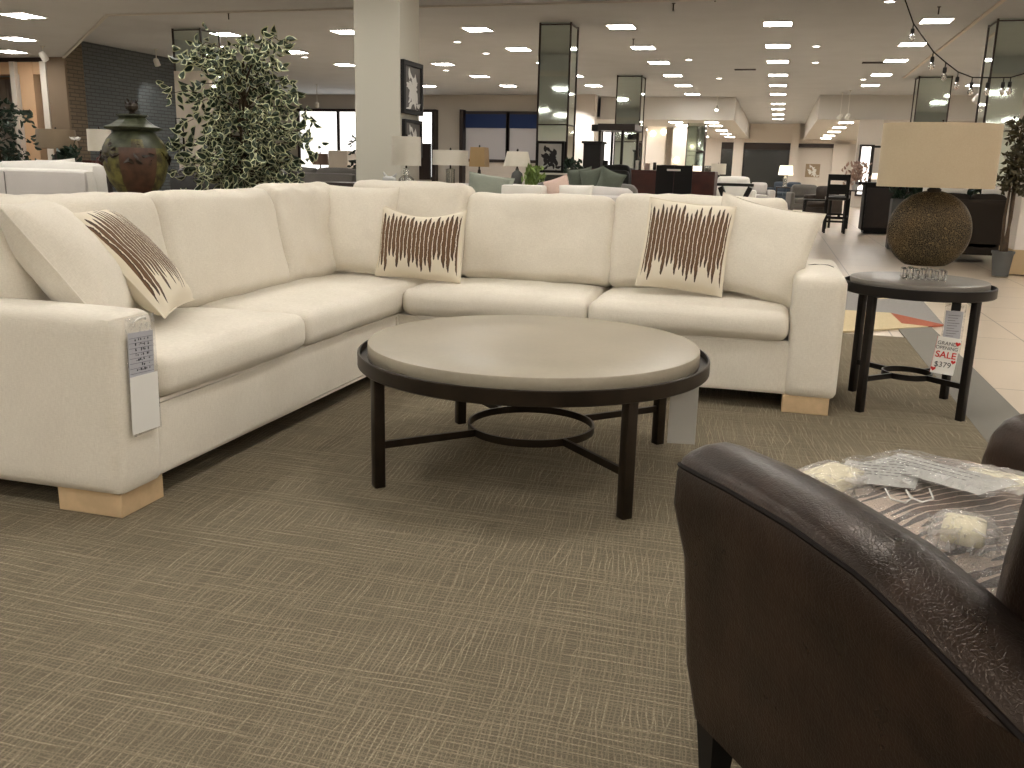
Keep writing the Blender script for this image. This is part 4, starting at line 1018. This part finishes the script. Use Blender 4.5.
b2 = obj('wings', tube(tube(bmesh.new(), [(-.01, 0, .03), (-.055, .02, .075), (-.04, .01, .04)], [.012, .006, .002], 6), [(.01, 0, .03), (.06, -.01, .07), (.04, 0, .04)], [.012, .006, .002], 6), M_ceramic, bd)
tag(bd, 'white ceramic bird figurine just above the sofa back', 'figurine')
table('narrow_table', 'narrow table behind the sofa back, under the bird figurine', 'table', -3.1, -2.2, 5.8, 6.2, 1.0, M_espresso, .03, .04)
# sofas and pillows mid-background
couch('pale_sofa', 'pale sofa with sage and pink pillows beyond the sofa corner', 'sofa', -2.2, 8.9, R(180), 2.2, .9, .96, M_greywhite, 2)
throw('sage_pillow', 'pale sage pillow left of the white folded blanket', .46, .26, .16, M_sage_l, (-2.66, 8.45, .93), (1, 0, -.12), (0, .1, 1), 31)
o = obj('folded_blanket', soft(-2.50, -2.10, 8.28, 8.6, .80, .975, r_=.02, n=12), M_ivory); tag(o, 'white folded blanket on the pale sofa back', 'blanket')
throw('pink_pillow', 'pale pink pillow with a peaked corner on the pale sofa', .24, .20, .1, M_pink, (-2.00, 8.5, .95), (1, 0, .35), (-.3, .1, 1), 32)
throw('white_pillow', 'low white pillow right of the pink pillow', .34, .18, .12, M_ivory, (-1.82, 8.46, .90), (1, 0, 0), (0, .1, 1), 33)
couch('sage_sofa', 'taupe sofa with dark green pillows beyond the sofa back', 'sofa', -1.95, 9.75, R(180), 1.5, .8, .98, M_greyf, 2)
throw('green_pillow', 'leftmost of the three dark sage pillows', .26, .30, .14, M_sage, (-1.95, 9.3, 1.00), (1, .2, .15), (-.1, .1, 1), 41, pinch=.12, stiff=.6, group='dark sage pillows')
throw('green_pillow', 'middle one of the three dark sage pillows', .26, .30, .14, M_sage, (-1.79, 9.15, 1.00), (1, 0, .2), (-.25, .1, 1), 42, pinch=.12, stiff=.6, group='dark sage pillows')
throw('green_pillow', 'rightmost of the three dark sage pillows', .26, .30, .14, M_sage, (-1.61, 9.05, 0.99), (1, 0, -.35), (-.1, .1, 1), 43, pinch=.12, stiff=.6, group='dark sage pillows')
# dark office group
def cabinet(name, label, cat, x0, x1, y0, y1, h, m_, doors=2, group=None, z0=0, crown=0):
    t = thing(name, label, cat, ((x0+x1)/2, (y0+y1)/2, z0), 0, group); a, b = (x1-x0)/2, (y1-y0)/2
    obj('body', bbox(-a, a, -b, b, .05, h, .006, 1), m_, t, smooth=False)
    obj('plinth', boxes((-a+.02, a-.02, -b+.02, b-.02, 0, .05)), m_, t, smooth=False)
    if crown: obj('cornice', bbox(-a-crown, a+crown, -b-crown, b+crown, h, h+.06, .01, 1), m_, t, smooth=False)
    for k in range(doors):
        w_ = 2*a/doors; x = -a+k*w_
        d = obj('door', bbox(x+.02, x+w_-.02, -b-.018, -b, .1, h-.06, .004, 1), m_, t, smooth=False)
        obj('knob', lathe(bmesh.new(), [(.012, 0), (.012, .02)], 8), M_bronze, d).matrix_local = Matrix.Translation((x+w_*.8 if k % 2 == 0 else x+w_*.2, -b-.02, h*.55)) @ Matrix.Rotation(R(90), 4, 'X')
    return t
cabinet('wardrobe', 'dark tall carved cabinet left of the canopy frame', 'cabinet', -5.2, -4.72, 25, 25.6, 1.85, M_black, 1, crown=.05)
t = thing('canopy_bed', 'dark four-post canopy frame with a thick top before the bright opening', 'canopy bed', (-4.5, 26.6, 0))
obj('canopy', boxes((-.5, .55, -.7, .7, 2.24, 2.42)), M_espresso, t, smooth=False)
for k, (x, y) in enumerate(((-.45, -.6), (-.3, .6), (.2, -.6), (.45, .6))): obj('post', boxes((x-.035, x+.035, y-.035, y+.035, 0, 2.25)), M_iron, t, smooth=False)
obj('bed_box', boxes((-.55, .5, -.6, .6, .0, 1.22)), M_black, t, smooth=False)
obj('end_block', boxes((-.78, -.51, -.2, .2, 2.24, 2.42)), M_black, t, smooth=False)
cabinet('desk', 'reddish mahogany desk counter beyond the dark armchair', 'desk', -3.75, -1.1, 17, 17.8, 1.16, M_mahog, 3)
t = couch('dark_armchair', 'rounded black leather armchair right of the green pillows', 'armchair', -2.26, 13.4, R(180), .68, .8, 1.2, M_black, 1, .7)
t = thing('dark_screen', 'black upright folding panel with a white label in front of the mahogany desk', 'screen', (-1.62, 15.1, 0), R(-6))
for k in range(2): obj('panel', bbox(-.30+k*.3, -.01+k*.3, -.02, .02, .05, 1.24, .005, 1), M_dark, t, smooth=False)
obj('label_strip', boxes((-.12, .1, -.03, -.022, 1.15, 1.18)), M_card, t, smooth=False); obj('foot', boxes((-.3, .3, -.12, .12, 0, .05)), M_dark, t, smooth=False)
items = [(-3.15, .16, .05, M_black, 'dark box'), (-2.55, .17, .03, M_card, 'white slim bottle'), (-2.36, .12, .05, M_pink, 'small pinkish tin'), (-2.22, .14, .03, M_iron, 'dark slim jar'), (-2.05, .10, .05, M_black, 'low black box'), (-1.86, .1, .05, M_iron, 'dark low tin'), (-1.25, .1, .06, M_silver, 'silvery low box')]
for k, (x, h, a, mm, nm) in enumerate(items):
    o = obj('desk_ornament', bbox(x-a, x+a, 17.2, 17.2+a, 1.162, 1.162+h, .01, 2), mm); tag(o, nm + ' standing on the mahogany desk', 'ornament', 'small items on the mahogany desk')
t = thing('horse_sculpture', 'dark leafy ornament in a pale pot beside the mirrored pillar', 'ornament', (-2.62, 12.0, .95)); bm = bmesh.new()
for k in range(50): leafy(bm, Vector((rnd.gauss(0, .06), rnd.gauss(0, .05), rnd.uniform(.08, .28))), Vector((rnd.uniform(-1, 1), rnd.uniform(-1, 1), .6)), .09, k, False)
obj('leaves', bm, M_leafd, t); obj('pot', lathe(bmesh.new(), [(.05, 0), (.08, .12)], 16), M_oak, t)
table('end_table', 'dark end table under the leafy ornament', 'table', -3.0, -2.4, 11.75, 12.3, .95, M_espresso)
# sconces on the white recess wall
for k, (x, y, z) in enumerate(((-5.85, 44.04, 2.9), (-5.35, 44.04, 2.98), (-4.6, 43.34, 1.7))):
    o = obj('globe_light', lathe(bmesh.new(), [(.01, -.14), (.1, -.1), (.14, 0), (.1, .1), (.01, .14)], 16), mat('globe_glow', (255, 240, 214), .5, emit=5)); o.location = (x, y, z)
    tag(o, ('left glowing globe lamp on the white recess wall', 'upper right glowing globe lamp on the white recess wall', 'lower glowing lamp in the white recess')[k], 'globe lamp', 'glowing globes on the white wall')
# far right mid-distance furniture
couch('curved_chair', 'low grey curved-back chair far behind the sofa', 'armchair', -2.3, 25, R(160), 1.1, .8, .78, M_greyf, 1, .5)
t = thing('trestle_table', 'dark table with V-shaped legs in the distance', 'table', (-1.02, 24, 0), 0)
obj('tabletop', bbox(-.45, .45, -.3, .3, .83, .9, .005, 1), M_black, t, smooth=False)
for s in (-1, 1):
    bm = bmesh.new(); box(bm, -.06, .06, -.25, .25, 0, .86); o = obj('leg', bm, M_black, t, smooth=False); o.rotation_euler = (0, R(24*s), 0); o.location = (.0+.02*s, 0, .02)
obj('foot', boxes((-.25, .25, -.28, .28, 0, .05)), M_black, t, smooth=False)
couch('white_bed_sofa', 'white rumpled sofa far behind, under the glowing lamp', 'sofa', -2.7, 29, 0, 1.6, 1.1, .8, M_ivory, 2)
lamp('glowing low lamp far left of the dark shop windows', (-2.75, 31, .7), .3, .3, .36, .3, [(.1, 0), (.1, .28)], M_ceramic, M_glowshade, group=None)
table('end_table', 'distant dark table under the glowing low lamp', 'table', -3.2, -1.9, 30.8, 31.5, .7, M_espresso)
lamp('distant lamp with white drum shade before the narrow dark window', (-1.85, 30, .75), .24, .24, .33, .36, [(.08, 0), (.08, .34)], M_espresso, M_shade_w)
table('end_table', 'distant dark table under the white drum lamp', 'table', -2.2, -1.5, 29.8, 30.4, .75, M_espresso)
couch('patterned_armchair', 'white patterned armchair behind the V-legged table', 'armchair', -1.2, 26.5, 0, 1.3, .9, 1.05, M_ivory, 1, .7)
couch('beige_sofa', 'distant beige sofa in front of the dark shop window', 'sofa', -.85, 33, R(10), 1.5, .9, .85, M_greywhite, 2)
table('stool_table', 'small dark bench table in front of the beige sofa', 'table', -.75, -.05, 28.8, 29.3, .45, M_black)
lamp('distant glowing lamp in front of the dark shop window', (-.25+.5, 34.6, .72), .26, .22, .33, .42, [(.08, 0), (.06, .1), (.08, .3), (.02, .4)], M_silver, M_glowshade)
table('end_table', 'distant end table under the glowing lamp', 'table', -.05, .5, 34.3, 34.9, .72, M_espresso)
couch('blue_sofa', 'distant slate blue sofa below the dark shop window', 'sofa', .35, 40, R(-15), 1.5, .9, .85, mat('slate_blue_fabric', (70, 80, 92), .9), 2)
couch('grey_armchair', 'distant dark grey armchair left of the bar chair', 'armchair', .85, 30, R(10), 1.0, .9, .85, M_greyf, 1)
table('dark_bench', 'distant low dark table beside the bar chair', 'table', .72, 1.35, 25.6, 26.3, .52, M_black)
couch('checked_armchair', 'distant brown armchair just left of the bar chair', 'armchair', 1.25, 26.8, R(-30), .8, .8, .85, M_brownleather, 1)
picture('distant framed picture on the pale far wall above the grey chair', 1.95, 58.3, 1.45, 1.0, .95, 20, face='S', fm=M_wall_w, bgm=mat('tan_print', (150, 130, 104), .6))
# bar stool and counter
def stool(label, loc, rz):
    t = thing('bar_chair', label, 'bar chair', loc, rz)
    obj('seat', soft(-.22, .22, -.22, .22, .66, .73, r_=.03, n=8), M_blackleather, t)
    for sx in (-1, 1):
        o = obj('leg', boxes((-.022, .022, -.022, .022, 0, .66)), M_black, t, smooth=False); o.location = (sx*.19, -.19, 0)
        o = obj('leg', boxes((-.022, .022, -.022, .022, 0, 1.17)), M_black, t, smooth=False); o.location = (sx*.19, .19, 0)
    obj('backrest', boxes((-.17, .17, .18, .205, 1.05, 1.17), (-.17, .17, .18, .205, .78, .96)), M_black, t, smooth=False)
    obj('stretcher', boxes((-.19, .19, -.2, -.18, .2, .24), (-.19, .19, .18, .2, .3, .34), (-.2, -.18, -.19, .19, .25, .29), (.18, .2, -.19, .19, .25, .29)), M_black, t, smooth=False)
    return t
s_ = stool('black ladder-back bar chair left of the black bar counter', (1.18, 19.75, 0), R(180))
dup(s_, (1.32, 21.4, 0), R(165), 'second black bar chair, half behind the nearer one')
t = thing('bar_counter', 'long black bar counter behind the big drum lamp', 'bar counter', (2.45, 20.4, 0))
obj('body', bbox(-.72, 1.0, -.35, .3, .06, .98, .01, 1), M_black, t, smooth=False)
obj('worktop', bbox(-.86, 1.1, -.45, .4, .98, 1.03, .01, 1), M_black, t, smooth=False)
obj('foot_plinth', boxes((-.66, .95, -.3, .26, 0, .06)), M_black, t, smooth=False)
for k in range(3): obj('door', bbox(-.68+k*.56, -.16+k*.56, -.372, -.35, .12, .92, .005, 1), M_espresso, t, smooth=False)
lamp('glowing small white lamp on the far table above the bar counter', (2.62, 27, .78), .17, .15, .16, .30, urnprof(.06, .28), M_ceramic, M_glowshade)
table('console_table', 'dark console beyond the bar counter under the small lamp', 'table', 1.9, 3.0, 26.7, 27.3, .78, M_espresso)
fl = thing('flower_arrangement', 'dusty pink flower bush on the console beyond the bar counter', 'plant', (2.05, 27, .78)); bm = bmesh.new()
for k in range(120): leafy(bm, Vector((rnd.gauss(0, .13), rnd.gauss(0, .1), rnd.uniform(.1, .7))), Vector((rnd.uniform(-1, 1), rnd.uniform(-1, 1), .9)), .14, k, False)
obj('flowers', bm, mat('dusty_flower', (158, 132, 118), .8), fl)['kind'] = 'stuff'; obj('vase', lathe(bmesh.new(), [(.06, 0), (.1, .16), (.05, .25)], 16), M_ceramic, fl)
tag(obj('dark_mirror_frame', boxes((2.45, 2.51, 27.9, 27.95, 0, 2.0), (2.79, 2.85, 27.9, 27.95, 0, 2.0), (2.51, 2.79, 27.9, 27.95, 1.94, 2.0), (2.51, 2.79, 27.9, 27.95, .8, .86)), M_black, smooth=False), 'tall thin black frame left of the big lamp shade', 'frame')
couch('brown_leather_sofa', 'brown sofa with pale top behind the big lamp, right side', 'sofa', 2.62, 14.4, R(180), 1.35, .95, .92, mat('deep_brown_fabric', (44, 36, 28), .9), 2)
throw('cream_pillow', 'long pale pillow lying along the top of the brown sofa', .62, .14, .12, M_ivory, (2.3, 14.3, .96), (1, 0, -.04), (0, 0, 1), 51)
throw('cream_pillow', 'small pale pillow at the right end of the brown sofa top', .36, .16, .12, M_ivory, (2.95, 14.3, .97), (1, 0, 0), (0, 0, 1), 52)
fl = thing('flower_hedge', 'low green plants with white blossoms behind the brown sofa', 'plant', (2.5, 16, 0)); bm = bmesh.new()
for k in range(420): leafy(bm, Vector((rnd.uniform(-.7, .75), rnd.uniform(-.1, .1), rnd.uniform(.75, 1.2))), Vector((rnd.uniform(-1, 1), rnd.uniform(-1, 1), .9)), .13, k, False)
obj('leaves', bm, M_leafd, fl); obj('planter', bbox(-.7, .75, -.15, .15, 0, .8, .01, 1), M_rubber, fl, smooth=False)
bm = bmesh.new()
for k in range(26): leafy(bm, Vector((.62+rnd.gauss(0, .07), -.16, rnd.uniform(1.15, 1.55))), Vector((rnd.uniform(-1, 1), -.2, .6)), .09, k, False)
obj('blossoms', bm, M_white, fl)

# ---------------------------------------------------------------- string lights
t = thing('string_lights', 'string of round bulbs on a dark cable hanging at the top right', 'string lights', (0, 9.3, 0))
P = [(.93, 2.76), (1.06, 2.49), (1.26, 2.25), (1.38, 2.16), (1.50, 2.08), (1.63, 2.035), (1.80, 2.035), (1.96, 2.04), (2.15, 2.10), (2.5, 2.35)]
pts = [(x, .1*k*.3, z) for k, (x, z) in enumerate([(.6, 3.6)] + P)]
obj('cable', tube(bmesh.new(), pts, .006, 6), M_black, t)
def bulb(x, y, z):
    s = obj('socket', lathe(bmesh.new(), [(.004, .0), (.006, -.04), (.016, -.045), (.018, -.085), (.012, -.09)], 12), M_black, t); s.location = (x, y, z)
    b = obj('bulb', lathe(bmesh.new(), [(.010, -.088), (.022, -.11), (.026, -.13), (.018, -.15), (.004, -.158)], 14), M_glass, s)
    return s
for f in ((.88, .03, 2.86), (1.06, .06, 2.49), (1.26, .09, 2.25), (1.38, .12, 2.16), (1.50, .15, 2.08), (1.63, .18, 2.035), (1.77, .2, 2.035), (1.90, .22, 2.04), (1.96, .24, 2.045)): bulb(*f)
